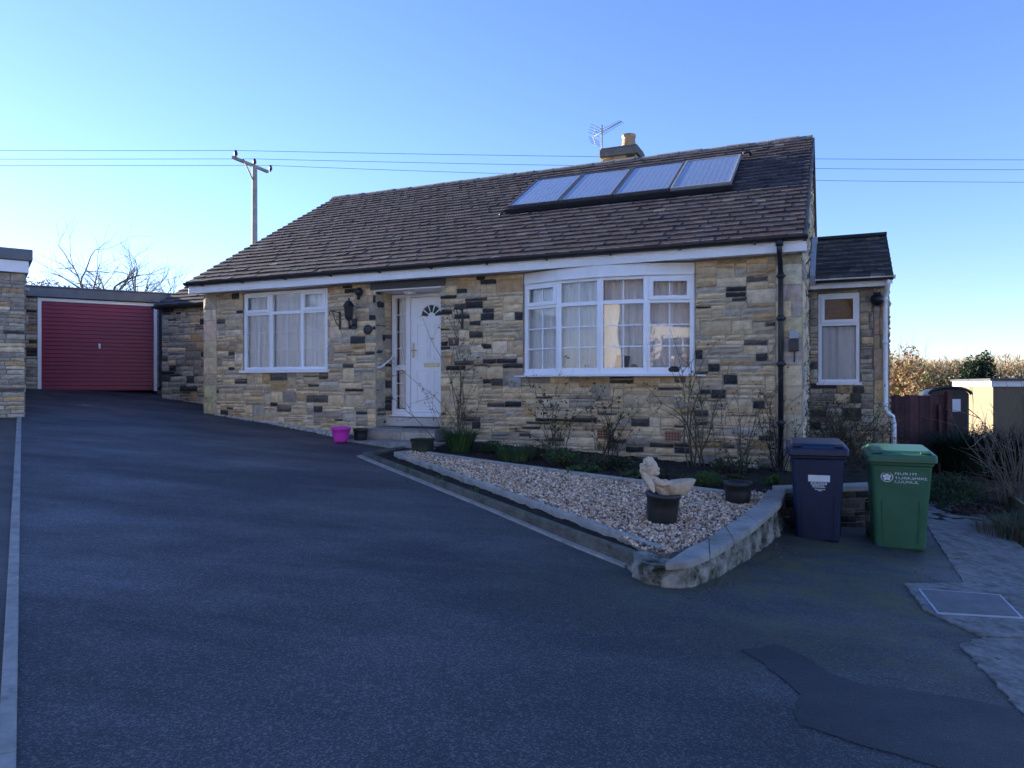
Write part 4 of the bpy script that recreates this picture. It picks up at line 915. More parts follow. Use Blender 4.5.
# individual pebbles
def pebbles(name, poly, base, n, cols, seed, smin=.010, smax=.021, dz=0.):
    r = np.random.default_rng(seed); P = np.array(poly); lo, hi = P.min(0), P.max(0); pts = []
    q = r.uniform(lo, hi, (n * 4, 2)); ins = np.zeros(len(q), bool)
    for i in range(len(P)):
        a, b = P[i], P[i - 1]; c = ((a[1] > q[:, 1]) != (b[1] > q[:, 1])) & (q[:, 0] < (b[0] - a[0]) * (q[:, 1] - a[1]) / (b[1] - a[1] + 1e-12) + a[0]); ins ^= c
    q = q[ins][:n]; n = len(q)
    bm = bmesh.new(); bmesh.ops.create_icosphere(bm, subdivisions=1, radius=1); V = np.array([v.co[:] for v in bm.verts]); F = np.array([[v.index for v in f.verts] for f in bm.faces]); bm.free()
    s = r.uniform(smin, smax, (n, 1)) * r.uniform(.6, 1.25, (n, 3)); s[:, 2] *= .75
    ax = r.normal(size=(n, 4)); ax /= np.linalg.norm(ax, axis=1)[:, None]; w, x, y, z = ax.T
    Rm = np.stack([np.stack([1 - 2 * (y * y + z * z), 2 * (x * y - z * w), 2 * (x * z + y * w)], -1), np.stack([2 * (x * y + z * w), 1 - 2 * (x * x + z * z), 2 * (y * z - x * w)], -1), np.stack([2 * (x * z - y * w), 2 * (y * z + x * w), 1 - 2 * (x * x + y * y)], -1)], 1)
    vv = V[None] * s[:, None] * (1 + r.uniform(-.18, .18, (n, len(V), 1))); vv = np.einsum('nij,nkj->nki', Rm, vv)
    zz = np.array([base(a, b) for a, b in q]) + dz + r.uniform(0, .016, n)
    vv += np.concatenate([q, zz[:, None]], 1)[:, None]
    ff = (F[None] + (np.arange(n) * len(V))[:, None, None]).reshape(-1, 3)
    me = bpy.data.meshes.new(name); me.vertices.add(n * len(V)); me.vertices.foreach_set('co', vv.astype(np.float32).ravel())
    me.loops.add(len(ff) * 3); me.loops.foreach_set('vertex_index', ff.astype(np.int32).ravel()); me.polygons.add(len(ff)); me.polygons.foreach_set('loop_start', np.arange(len(ff), dtype=np.int32) * 3)
    me.polygons.foreach_set('use_smooth', np.ones(len(ff), bool)); me.update(calc_edges=True); me.validate()
    C_ = np.array(cols); cc = C_[r.integers(0, len(C_), n)] * r.uniform(.75, 1.2, (n, 1)); cc = np.concatenate([cc, np.ones((n, 1))], 1)
    at = me.color_attributes.new('Col', 'FLOAT_COLOR', 'CORNER'); at.data.foreach_set('color', np.repeat(cc, len(F) * 3, axis=0).astype(np.float32).ravel())
    me.materials.append(M_peb); o_ = bpy.data.objects.new(name, me); COL.objects.link(o_); return tag(o_, kind='stuff')
PC = [(.78, .53, .33), (.8, .62, .43), (.56, .34, .2), (.66, .42, .25), (.32, .21, .14), (.84, .7, .52), (.56, .42, .3), (.46, .27, .16), (.15, .11, .09), (.74, .52, .33)]
tag(pebbles('gravel', gpoly2, GPz, 15000, PC, 1), 'cream and tan pebbles covering the front garden', 'gravel')
wallbase = [tuple(hw(x, y)[:2]) for x, y in ((-10.6, -.02), (-7.36, -.02), (-7.36, -.5), (-8.2, -.33), (-9.2, -.18), (-10.5, -.1))]
tag(pebbles('pebble_strip', wallbase, H, 1500, [(.5, .46, .38), (.6, .56, .48), (.4, .34, .26)], 2, .012, .026, .012), 'pale stone chippings along the foot of the house wall', 'gravel')
# curved garden wall with flat coping
gw = thing('garden_wall', 'low curved rubble garden wall with flat grey coping beside the gravel', 'wall', (1.7, 6.1, H(1.7, 6.1)))
wouter = [(.96, 5.95), (.97, 5.72), (1.06, 5.58), (1.2, 5.53), (1.38, 5.6), (1.66, 5.9), (2.2, 6.66), (2.81, 7.66), (3.06, 8.2)]
wo = dense(wouter, .12)
ctop = lambda x, y: GPz(x, y) + .07
r = random.Random(8)
inn = [(1.2, 6.05), (1.15, 5.95), (1.2, 5.85), (1.28, 5.82), (1.4, 5.88), (1.6, 6.1), (2.1, 6.82), (2.68, 7.75), (2.95, 8.3)]
wi = []
for p in wo:
    k = min(range(len(wo)), key=lambda i: math.dist(wo[i], p)); wi.append(None)
# resample inner line to the same count
def resample(pts, n):
    d = [0]
    for a, b in zip(pts, pts[1:]): d.append(d[-1] + math.dist(a, b))
    out = []
    for k in range(n):
        t = d[-1] * k / (n - 1); i = max(j for j in range(len(d)) if d[j] <= t + 1e-9); i = min(i, len(pts) - 2); f_ = (t - d[i]) / (d[i + 1] - d[i]); out.append((pts[i][0] + (pts[i + 1][0] - pts[i][0]) * f_, pts[i][1] + (pts[i + 1][1] - pts[i][1]) * f_))
    return out
NW = 60; wo = resample(wouter, NW); wi = resample(inn, NW)
mb = MB(); nz = 6; vs = []
for i in range(NW):
    (x, y), (xi, yi) = wo[i], wi[i]; d = Vector((x - xi, y - yi)).normalized()
    for j in range(nz + 1):
        b = j / nz; zt = ctop(x, y) - .062; zb = H(x, y) - .05; o_ = .045 * mnoise.noise((x * 7, y * 7, b * 2.2)) + .03 * mnoise.noise((x * 19, y * 19, b * 6)) - .02 + .03 * (1 - b)
        vs.append((x + d.x * o_, y + d.y * o_, zb + (zt - zb) * b))
    vs.append((xi, yi, ctop(x, y) - .062)); vs.append((xi, yi, GPz(xi, yi) - .1))
Wn = nz + 3
mb.add(vs, [(i * Wn + j, (i + 1) * Wn + j, (i + 1) * Wn + j + 1, i * Wn + j + 1) for i in range(NW - 1) for j in range(Wn - 1)] + [tuple(range(Wn))[::-1], tuple((NW - 1) * Wn + j for j in range(Wn))], smooth=False)
build_at(mb, 'rubble_face', M_rub, gw)
# individual coping slabs
cuts = [8, 16, 24, 35, 46, 59]
mb = MB()
for a, b in zip(cuts, cuts[1:]):
    r_ = random.Random(a); dz = r_.uniform(-.006, .006); rng_ = range(a, b + 1); k = len(rng_)
    oo = []; ii = []
    for q in rng_:
        (x, y), (xi, yi) = wo[q], wi[q]; d = Vector((x - xi, y - yi)).normalized(); e_ = Vector((wo[min(q + 1, NW - 1)][0] - wo[q - 1][0], wo[min(q + 1, NW - 1)][1] - wo[q - 1][1])).normalized() * (.005 if q == a else -.005 if q == b else 0)
        oo.append((x + d.x * .035 + e_.x, y + d.y * .035 + e_.y)); ii.append((xi - d.x * .02 + e_.x, yi - d.y * .02 + e_.y))
    poly = oo + ii[::-1]; c = r_.uniform(.85, 1.1)
    vs = [(x, y, ctop(x, y) - .06 + dz) for x, y in poly] + [(x, y, ctop(x, y) + dz) for x, y in poly]; n = len(poly)
    fs = [(i, i + 1, n - 2 - i, n - 1 - i)[::-1] for i in range(k - 1)] + [(n + i, n + i + 1, 2 * n - 2 - i, 2 * n - 1 - i) for i in range(k - 1)] + [(i, (i + 1) % n, n + (i + 1) % n, n + i) for i in range(n)]
    mb.add(vs, fs, (c, c, c))
build_at(mb, 'coping', M_conc, gw, bevel=.012)
# straight retaining wall behind the bins
rw = thing('retaining_wall', 'dark low retaining wall behind the two wheelie bins with pale coping', 'wall', (4, 8.6, H(4, 8.6)))
rl = [(3.13, 8.32), (4.72, 8.68), (5.9, 11.3)]
mb = MB(); strip(mb, rl, .2, lambda x, y: -.1, lambda x, y: .47, 1)
D2 = Vector((1.77, .4)).normalized()
stones(mb, 0, 1.62, 0, .46, lambda x, d, z: (3.13 + D2.x * x + D2.y * d, 8.32 + D2.y * x - D2.x * d, z), seed=99, dark=.4, grey=.9, hs=(.08, .1, .13), ls=(.12, .35)); build_at(mb, 'wall', mat('damp_stone', (.16, .16, .15), .9, .4, 9, .6, 40, col=True), rw)
mb = MB(); strip(mb, [(3.12, 8.29), (4.74, 8.655), (5.92, 11.3)], .26, lambda x, y: .472, lambda x, y: .53, 1); build_at(mb, 'coping', M_conc, rw, bevel=.01)

# ------------------------------------------------------------------ pots, statue
def pot(name, label, x, y, z, r0, r1, h, m, cat='plant pot', group=None, soil=True, tilt=(0, 0)):
    t = thing(name, label, cat, (x, y, z), 0, group); t.rotation_euler = (tilt[0], tilt[1], 0)
    mb = MB(); mb.lathe([(r0, 0), (r0 * 1.02 + .012, h * .12), ((r0 + r1) / 2 + .012, h * .5), (r1, h - .05), (r1 + .012, h - .045), (r1 + .014, h), (r1 - .016, h), (r1 - .03, h * .72)], n=28); mb.build('body', m, t)
    if soil:
        mb = MB(); mb.lathe([(r1 - .03, h * .72), (r1 * .5, h * .76), (.001, h * .77)], n=20, caps=False); mb.build('soil', M_soil, t)
    return t
pot('plant_pot', 'round black pot holding the broken statue on the gravel', 1.44, 6.98, GPz(1.44, 6.98) - .01, .125, .155, .3, M_pot, tilt=(R(2), R(3)))
pot('plant_pot', 'empty round black pot on the gravel close to the garden wall', 2.47, 7.93, GPz(2.47, 7.93) - .01, .115, .14, .24, M_pot)
pp = Vector((-2.78, 11.78)); pot('plant_pot', 'bright pink plastic pot standing at the foot of the house wall', pp.x, pp.y, H(pp.x, pp.y) + .012, .1, .145, .25, M_pink)
pp = Vector((-2.52, 12.06)); pot('plant_pot', 'small dark round pot between the pink pot and the doorstep', pp.x + .0, pp.y, H(pp.x, pp.y) + .03, .09, .11, .2, M_pot)
pp = Vector((-1.33, 10.78)); t = thing('square_planter', 'mossy dark square planter beside the doorstep', 'planter', (pp.x, pp.y, GPz(pp.x, pp.y) - .02), HR)
mb = MB(); mb.prism([(-.13, -.11), (.13, -.11), (.13, .11), (-.13, .11)], 0, .2); rect_frame(mb, -.14, .14, .18, .225, .018, -.125, .125); mb.build('body', mat('mossy_wood', (.025, .028, .018), .9, .4, 8, .4, 40, hue=((.05, .06, .02), 6, .5, .7)), t, bevel=.008)
st = MB()                                            # cherub leaning out with a shell bowl
z0 = GPz(1.44, 6.98)
stt = thing('garden_statue', 'weathered stone cherub figure holding out a shell bowl above the black pot', 'statue', (1.44, 6.98, z0 + .21))
def skin(name, pts, edges, rad, m, parent, lev=2):
    me = bpy.data.meshes.new(name); me.from_pydata(pts, edges, []); o_ = bpy.data.objects.new(name, me); COL.objects.link(o_); o_.parent = parent
    s_ = o_.modifiers.new('skin', 'SKIN'); s_.use_smooth_shade = True
    for i, q in enumerate(me.skin_vertices[0].data): q.radius = (rad[i], rad[i])
    me.skin_vertices[0].data[0].use_root = True
    o_.modifiers.new('sub', 'SUBSURF').render_levels = lev; o_.modifiers['sub'].levels = lev; me.materials.append(m); return o_
pts = [(.06, 0, .0), (.02, 0, .08), (-.04, 0, .15), (-.09, 0, .2), (-.115, 0, .235), (-.12, -.005, .27),   # pelvis .. neck
       (-.06, -.06, .2), (.0, -.075, .165), (.075, -.06, .175), (.11, -.05, .17), (-.07, .06, .19), (.0, .07, .17), (.08, .06, .18), (.1, 0, -.06)]
skin('figure', pts, [(0, 1), (1, 2), (2, 3), (3, 4), (4, 5), (3, 6), (6, 7), (7, 8), (8, 9), (3, 10), (10, 11), (11, 12), (0, 13)], [.05, .052, .055, .055, .03, .035, .034, .028, .024, .02, .034, .028, .024, .05], M_statue, stt)
HS = Matrix.Translation((-.115, -.005, .285)) @ Matrix.Scale(1.28, 4) @ Matrix.Translation((.115, .005, -.285))
mb = MB(HS); mb.ball((-.115, -.005, .31), .062, sc=(1, .92, 1.12), n=14, m=10); mb.ball((-.055, -.005, .3), .016); mb.ball((-.07, -.01, .272), .03, sc=(1, 1, .7)); mb.ball((-.068, -.028, .318), .011); mb.ball((-.068, .02, .318), .011); mb.ball((-.06, -.005, .278), .014, sc=(.7, 1.2, .4)); mb.ball((-.115, -.06, .3), .014, sc=(.8, .6, 1.3))
mb.build('head', M_statue, stt)
mb = MB(HS); r = random.Random(3)
for k in range(34):
    t = r.uniform(0, 6.28); p_ = r.uniform(.1, 1.9); d = Vector((math.sin(p_) * math.cos(t), math.sin(p_) * math.sin(t), math.cos(p_)))
    if d.x > .35 and d.z < .6: continue
    mb.ball(tuple(Vector((-.12, -.005, .318)) + Vector((d.x * .055, d.y * .054, d.z * .06))), r.uniform(.012, .018), n=7, m=5)
mb.ball((-.165, .0, .29), .026, sc=(1, 1, 1.4)); mb.build('hair', M_statue, stt)
for s_ in (-1, 1):                                   # folded wings on the back
    mb = MB(Matrix.Translation((-.135, s_ * .06, .2)) @ Matrix.Rotation(R(s_ * 24), 4, 'X') @ Matrix.Rotation(R(-28), 4, 'Y')); mb.ball((0, 0, .0), .085, sc=(.42, .3, 1.15), n=10, m=8)
    for q in range(4): mb.ball((-.012, 0, -.075 + q * .03), .042, sc=(.55, .4, 1.2), n=8, m=6)
    mb.build('wing', M_statue, stt)
mb = MB(); vs = []; fs = []; n = 24                  # fluted shell bowl
prof = [(.02, -.085), (.08, -.075), (.13, -.03), (.16, .025), (.168, .04), (.15, .04), (.12, .0), (.06, -.045), (.005, -.05)]
for r_, z in prof:
    for k in range(n):
        t = 2 * math.pi * k / n; q = r_ * (1 + .06 * (1 if k % 2 else -1) * min(1, r_ / .12)); vs.append((.165 + q * math.cos(t) * .92, q * math.sin(t) * .8, .14 + z * 1.25 + .02 * math.cos(t)))
for i in range(len(prof) - 1):
    for k in range(n): fs.append((i * n + k, i * n + (k + 1) % n, (i + 1) * n + (k + 1) % n, (i + 1) * n + k))
mb.add(vs, fs, smooth=True); mb.build('shell_bowl', M_statue, stt)

# ------------------------------------------------------------------ wheelie bins
def rr(hw_, yf_, yb, rad, k=4):
    pts = []
    for cx, cy, a0 in ((hw_ - rad, yb - rad, 0), (-hw_ + rad, yb - rad, 90), (-hw_ + rad, yf_ + rad, 180), (hw_ - rad, yf_ + rad, 270)):
        for i in range(k + 1):
            a = R(a0 + 90 * i / k); pts.append((cx + rad * math.cos(a), cy + rad * math.sin(a)))
    return pts
def loft(mb, secs, tilt=0, smooth=False, bot=True):
    n = None; vs = []; fs = []
    for z, hw_, yf_, yb, rad in secs:
        p_ = rr(hw_, yf_, yb, rad); n = len(p_); vs += [(x, y, z + tilt * (y + .37)) for x, y in p_]
    for i in range(len(secs) - 1):
        for k in range(n): fs.append((i * n + k, i * n + (k + 1) % n, (i + 1) * n + (k + 1) % n, (i + 1) * n + k))
    fs.append(tuple((len(secs) - 1) * n + k for k in range(n)))
    if bot: fs.append(tuple(range(n))[::-1])
    mb.add(vs, fs, smooth=smooth)
def text(body, size, m, parent, loc, name='lettering', rx=90, bold=0):
    cu = bpy.data.curves.new(name, 'FONT'); cu.body = body; cu.size = size; cu.extrude = .0008; cu.offset = bold; cu.align_x = 'LEFT'; cu.resolution_u = 3
    o_ = bpy.data.objects.new(name, cu); COL.objects.link(o_)
    me = bpy.data.meshes.new_from_object(o_.evaluated_get(bpy.context.evaluated_depsgraph_get())); bpy.data.objects.remove(o_); bpy.data.curves.remove(cu)
    me.materials.append(m); o2 = bpy.data.objects.new(name, me); COL.objects.link(o2); o2.parent = parent; o2.location = loc; o2.rotation_euler = (R(rx), 0, 0); return o2
def bin_(label, x, y, z, rz, m, wide=1.0):
    t = thing('wheelie_bin', label, 'wheelie bin', (x, y, z), rz); t.scale = (wide, 1, 1)
    mb = MB(); loft(mb, [(.0, .20, -.235, .2, .05), (.03, .215, -.25, .21, .05), (.3, .228, -.275, .235, .05), (.6, .243, -.3, .262, .045), (.88, .258, -.325, .288, .04), (.89, .272, -.34, .3, .04), (.945, .276, -.345, .303, .04)])
    # pressed panel on the lower front
    ty = lambda z: -.2505 - (z - .03) * .0885
    for xa, xb, za, zb_ in ((-.165, -.155, .08, .52), (.155, .165, .08, .52)):
        k = 1.0
        vs = [(xa * .92, ty(za), za), (xb * .92, ty(za), za), (xb, ty(zb_), zb_), (xa, ty(zb_), zb_)]; vs += [(a, b - .009, c) for a, b, c in vs]
        mb.add(vs, [(4, 5, 6, 7), (0, 1, 5, 4), (1, 2, 6, 5), (2, 3, 7, 6), (3, 0, 4, 7)])
    mb.build('body', m, t, bevel=.006)
    mb = MB(); loft(mb, [(.918, .287, -.372, .33, .05), (.925, .297, -.385, .34, .05), (.985, .296, -.384, .34, .05), (1.0, .286, -.372, .335, .05), (1.012, .262, -.33, .32, .05), (1.035, .245, -.30, .3, .05)], .045)
    for s_ in (-1, 1): mb.box(s_ * .2 - .045, s_ * .2 + .045, -.365, -.325, 1.012, 1.03)
    lid = mb.build('lid', m, t, bevel=.007)
    mb = MB(); mb.tube([(-.22, .33, 1.0), (-.22, .41, 1.02), (.22, .41, 1.02), (.22, .33, 1.0)], .017, 8); mb.build('handle', m, lid)
    for s_ in (-1, 1):
        mb = MB(Matrix.Translation((s_ * .23, .24, .1)) @ Matrix.Rotation(R(90), 4, 'Y')); mb.lathe([(.03, -.03), (.1, -.025), (.1, .025), (.03, .03)], n=20); mb.build('wheel', M_rubber, t)
    mb = MB(); mb.tube([(-.22, .24, .1), (.22, .24, .1)], .012, 8); mb.build('axle', M_galv, t)
    return t, ty
g, ty = bin_('green wheelie bin with white council lettering on its front', 4.12, 7.75, -.005, R(-22), M_gbin, 1.1)
tl = math.degrees(math.atan(.0885)); zt = .745
text('NORTH', .052, M_print, g, (-.055, ty(.79) - .003, .79), rx=90 - tl, bold=.0); text('YORKSHIRE', .052, M_print, g, (-.055, ty(.745) - .003, .745), rx=90 - tl, bold=.0); text('COUNCIL', .045, M_print, g, (-.055, ty(.705) - .003, .705), rx=90 - tl)
mb = MB(Matrix.Translation((-.118, ty(.765) - .004, .765)) @ Matrix.Rotation(R(90 - tl), 4, 'X'))
mb.tube([(.05 * math.cos(2 * math.pi * k / 20), .05 * math.sin(2 * math.pi * k / 20), 0) for k in range(21)], .004, 4, cap=False)
for k in range(5):
    a = math.pi / 2 + 2 * math.pi * k / 5; cx, cy = .024 * math.cos(a), .024 * math.sin(a)
    mb.add([(cx + .0145 * math.cos(2 * math.pi * q / 10), cy + .0145 * math.sin(2 * math.pi * q / 10), .001) for q in range(10)], [tuple(range(10))])
mb.add([(.009 * math.cos(2 * math.pi * q / 10), .009 * math.sin(2 * math.pi * q / 10), .002) for q in range(10)], [tuple(range(10))])
mb.build('rose_emblem', M_print, g)
b, ty = bin_('dark blue wheelie bin with a white sticker on its front', 3.30, 7.86, .055, R(-20), M_bbin)
def decal(mb, x0, x1, z0, z1): mb.add([(x0, ty(z0) - .003, z0), (x1, ty(z0) - .003, z0), (x1, ty(z1) - .003, z1), (x0, ty(z1) - .003, z1)], [(0, 1, 2, 3)])
mb = MB(); decal(mb, -.095, .115, .645, .715)
r = random.Random(2)
for k, (x0, x1, z) in enumerate(((-.07, .09, .632), (-.07, .085, .617), (-.055, .06, .602), (-.05, .07, .588), (-.03, .07, .565), (.0, .04, .552))):
    x = x0
    while x < x1: w = r.uniform(.008, .026); decal(mb, x, min(x + w, x1), z - .004, z + .005); x += w + .004
mb.build('sticker', M_print, b)

# ------------------------------------------------------------------ plants
def rv(r): return Vector((r.gauss(0, 1), r.gauss(0, 1), r.gauss(0, 1))).normalized()
def twigs(mb, r, base, n, spread, height, wig=.25, rad=.005, col=(.1, .08, .06), side=.5, lean=(0, 0), tips=None, nseg=6, sub=3):
    for k in range(n):
        p = Vector(base) + Vector((r.gauss(0, spread * .25), r.gauss(0, spread * .2), 0))
        d = Vector((r.gauss(0, spread) + lean[0], r.gauss(0, spread * .7) + lean[1], height * r.uniform(.6, 1.1))); L = d.length / nseg; d.normalize()
        pts = [p.copy()]
        for s_ in range(nseg):
            d = (d + rv(r) * wig).normalized(); p = p + d * L; pts.append(p.copy())
        rr_ = rad * r.uniform(.7, 1.4); mb.tube(pts, [rr_ * (1 - .75 * i / nseg) for i in range(nseg + 1)], 3, col, cap=False)
        for q in range(sub):
            i = r.randint(1, nseg - 1); b_ = pts[i].copy(); dd = (pts[i + 1] - pts[i]).normalized(); dd = (dd + rv(r) * .9).normalized(); pp = [b_]
            for s_ in range(3): dd = (dd + rv(r) * wig).normalized(); b_ = b_ + dd * L * .55; pp.append(b_.copy())
            mb.tube(pp, [rr_ * .5, rr_ * .4, rr_ * .3, rr_ * .2], 3, col, cap=False)
            if tips is not None: tips += pp[1:]
        if tips is not None: tips += pts[2:]
def leaf(mb, r, p, s, col, up=.3):
    n = (rv(r) + Vector((0, 0, up))).normalized(); a = n.cross(rv(r)).normalized(); b = n.cross(a)
    p = Vector(p); k = r.uniform(.6, 1.3) * s; mb.add([tuple(p - a * k), tuple(p + b * k * .45), tuple(p + a * k), tuple(p - b * k * .45)], [(0, 1, 2, 3)], tuple(c * r.uniform(.6, 1.35) for c in col))
def shrub(name, label, cat, base, n, spread, height, leafcols=None, nl=0, ls=.02, group=None, seed=1, rad=.005, col=(.1, .08, .06), lean=(0, 0), wig=.25, sub=3):
    r = random.Random(seed); t = thing(name, label, cat, base, 0, group); mb = MB(); tips = []
    twigs(mb, r, (0, 0, -.02), n, spread, height, wig, rad, col, lean=lean, tips=tips, sub=sub); mb.build('stems', M_leaf, t)
    if nl:
        mb = MB()
        for k in range(nl): leaf(mb, r, r.choice(tips) + rv(r) * .03, ls, r.choice(leafcols))
        mb.build('leaves', M_leaf, t)
    return t
def tuft(name, label, base, n, rad, h, cols, cat='plant', seed=1, w=.008, group=None):
    r = random.Random(seed); t = thing(name, label, cat, base, 0, group); mb = MB()
    for k in range(n):
        a = r.uniform(0, 6.283); q = rad * math.sqrt(r.random()); p = Vector((q * math.cos(a), q * math.sin(a), -.01)); o = Vector((math.cos(a + r.gauss(0, .5)), math.sin(a + r.gauss(0, .5)), 0)); hh = h * r.uniform(.55, 1.1); s_ = Vector((-o.y, o.x, 0)) * w * r.uniform(.6, 1.3)
        p1 = p + o * hh * .22 + Vector((0, 0, hh * .6)); p2 = p + o * hh * r.uniform(.45, .8) + Vector((0, 0, hh * r.uniform(.75, 1)))
        c = tuple(v * r.uniform(.6, 1.4) for v in r.choice(cols)); mb.add([tuple(p - s_), tuple(p + s_), tuple(p1 + s_ * .8), tuple(p1 - s_ * .8), tuple(p2)], [(0, 1, 2, 3), (3, 2, 4)], c)
    mb.build('blades', M_leaf, t); return t
def mound(name, label, base, n, sx, sy, h, cols, s=.02, seed=1, cat='plant', group=None, twig=30, part='leaves'):
    """loose leafy mound: leaves through its whole volume over a few twigs"""
    r = random.Random(seed); t = thing(name, label, cat, base, 0, group); mb = MB()
    blobs = [(r.gauss(0, sx * .4), r.gauss(0, sy * .4), h * r.uniform(.2, .65), r.uniform(.35, .62)) for _ in range(9)]
    for k in range(n):
        bx, by, bz, br = r.choice(blobs); d = rv(r) * (r.random() ** .45) * br
        p = Vector((bx + d.x * sx, by + d.y * sy, bz + d.z * h * .75))
        if p.z < 0: p.z = abs(p.z) * .3
        leaf(mb, r, p, s, r.choice(cols))
    mb.build(part, M_leaf, t)
    if twig:
        mb = MB(); twigs(mb, r, (0, 0, -.03), twig, min(sx, sy) * .7, h, .2, .006, (.08, .065, .05)); mb.build('stems', M_leaf, t)
    return t
GRN = [(.06, .12, .04), (.045, .095, .035), (.09, .15, .05), (.07, .1, .05)]
BRI = [(.08, .16, .04), (.06, .13, .03), (.1, .17, .05)]
DRK = [(.018, .035, .018), (.025, .045, .025), (.015, .028, .02)]
OLV = [(.09, .09, .04), (.12, .1, .05), (.07, .075, .04), (.14, .09, .06)]
def gz(x, y): return GPz(x, y) + .02
tuft('spiky_plant', 'dark green spiky clump growing beside the doorstep', (-.78, 10.85, gz(-.78, 10.85)), 420, .17, .42, GRN, seed=2, w=.007)
tuft('low_plant', 'low green grassy plant behind the edging left of the bow window', (.05, 10.2, gz(.05, 10.2)), 330, .24, .25, GRN, seed=3, w=.008)
mound('low_plant', 'leafy green plant under the left end of the bow window', (.66, 9.85, gz(.66, 9.85)), 700, .3, .2, .24, GRN, .025, seed=4)
mound('low_plant', 'sparse green plant under the middle of the bow window', (1.12, 9.62, gz(1.12, 9.62)), 420, .26, .18, .22, GRN + OLV, .022, seed=5)
mound('heather', 'bright green rounded cushion plant behind the broken statue', (2.27, 8.72, gz(2.27, 8.72)), 2600, .24, .2, .19, BRI, .012, seed=6)
mound('cushion_plant', 'small bright green cushion plant by the black downpipe', (3.2, 8.85, gz(3.2, 8.85)), 900, .14, .12, .16, BRI, .012, seed=7)
mound('low_plant', 'dark straggly plant between the statue and the house wall', (1.75, 9.15, gz(1.75, 9.15)), 380, .3, .2, .16, GRN + OLV + DRK, .018, seed=8)
for k, (x, y, n) in enumerate(((-1.2, 9.45, 36), (-.75, 8.9, 36), (-.3, 8.3, 30))):
    tuft('weed', ('tiny weed in the soil strip near the doorstep', 'small green weed in the middle of the dark soil strip', 'pale green weed in the soil strip nearest the drive')[k], (x - .12, y - .1, GPz(x, y) - .015), n, .05, .07, BRI, seed=20 + k, w=.006)
for k, (x, y, n, sx, h, pal, lab) in enumerate(((-.35, 10.75, 420, .26, .2, GRN + DRK, 'low green leaves between the spiky clump and the grassy plant'), (.38, 10.35, 520, .3, .22, GRN + OLV, 'low straggling greenery at the wall foot left of the bow window'), (1.45, 9.62, 420, .26, .18, GRN + DRK, 'dark green ground plant at the wall foot under the bow window'), (1.5, 9.05, 300, .22, .14, GRN, 'small green plant close to the back edging left of the statue'), (2.9, 9.6, 420, .3, .2, GRN + OLV, 'low olive plant at the wall foot between the pale rose and the downpipe'), (.85, 9.35, 260, .2, .13, BRI + GRN, 'small fresh green plant by the back edging under the bow window'), (2.75, 8.95, 240, .2, .12, OLV + GRN, 'low dull plant behind the empty black pot'))):
    mound('bed_plant', lab, (x, y, gz(x, y)), n, sx, .16, h, pal, .024, seed=70 + k)
# climbers and roses against the wall
def onwall(x, y): p = hw(x, y); return (p.x, p.y, gz(p.x, p.y) - .02)
ST = (.13, .11, .075)
shrub('climbing_rose', 'tall bare climber trained up the wall right of the front door', 'shrub', onwall(-5.05, -.16), 13, .26, 2.3, OLV, 330, .022, seed=31, rad=.007, col=ST, wig=.22, lean=(-.05, .03))
shrub('climbing_rose', 'thin bare rose leaning left beside the doorstep', 'shrub', onwall(-5.35, -.3), 6, .2, 1.0, OLV, 70, .02, seed=32, rad=.006, col=ST, lean=(-.2, 0))
shrub('bare_rose', 'leafy-tipped rose against the wall under the left half of the bow window', 'shrub', onwall(-3.5, -.2), 17, .36, 1.35, OLV + GRN, 620, .025, seed=33, rad=.006, col=ST)
shrub('bare_rose', 'dark stemmed rose under the middle of the bow window', 'shrub', onwall(-2.65, -.2), 16, .3, 1.15, OLV + GRN, 480, .024, seed=34, rad=.007, col=(.08, .07, .05))
shrub('bare_rose', 'tall forked rose rising to the right end of the bow window sill', 'shrub', onwall(-1.3, -.25), 13, .34, 1.85, OLV, 300, .022, seed=35, rad=.010, col=(.16, .14, .09), lean=(-.15, 0))
shrub('bare_rose', 'pale twiggy rose between the tall forked rose and the black downpipe', 'shrub', onwall(-.75, -.25), 14, .32, 1.35, OLV, 240, .02, seed=36, rad=.006, col=(.15, .13, .09))
shrub('bare_rose', 'dark twigs climbing around the foot of the black downpipe', 'shrub', onwall(-.28, -.2), 16, .16, 1.2, DRK + OLV, 300, .02, seed=37, rad=.007, col=(.06, .05, .045))
shrub('bare_bush', 'large tangled brown bush under the side extension window', 'bush', (4.95, 10.75, .5), 95, .36, 1.1, OLV + GRN + [(.12, .07, .05)], 1700, .022, seed=38, rad=.006, col=(.12, .09, .065), wig=.34, sub=5)
shrub('bare_bush', 'low tangled stems between the two wheelie bins', 'bush', (4.05, 9.3, .5), 34, .24, .6, OLV + [(.1, .07, .05)], 420, .02, seed=39, rad=.006, col=(.09, .07, .055), wig=.34)
# right-hand side planting
mound('ground_cover', 'low grey-green ground cover shrub right of the green bin', (6.6, 11.2, H(6.6, 11.2)), 5200, .75, .7, .5, [(.05, .085, .04), (.065, .1, .05), (.035, .06, .03)], .022, seed=41)
mound('ground_cover', 'darker low shrub behind the green bin beside the fence', (6.0, 11.0, H(6, 11)), 2400, .38, .5, .5, DRK + GRN, .022, seed=42)
tuft('spiky_shrub', 'dark spiky evergreen clump in front of the brown hedge', (7.75, 12.4, H(7.75, 12.4) + .3), 1100, .3, .85, DRK, seed=43, w=.012, cat='shrub')
tuft('spiky_shrub', 'dark spiky evergreen clump at the right edge by the bare shrub', (8.55, 12.6, H(8.55, 12.6) + .25), 1100, .3, .95, DRK, seed=44, w=.012, cat='shrub')
mound('brown_hedge', 'clipped brown hedge behind the fence post', (9.2, 14.6, H(9.2, 14.6)), 5200, .75, .6, 1.15, [(.12, .06, .045), (.15, .08, .06), (.09, .05, .04)], .025, seed=45)
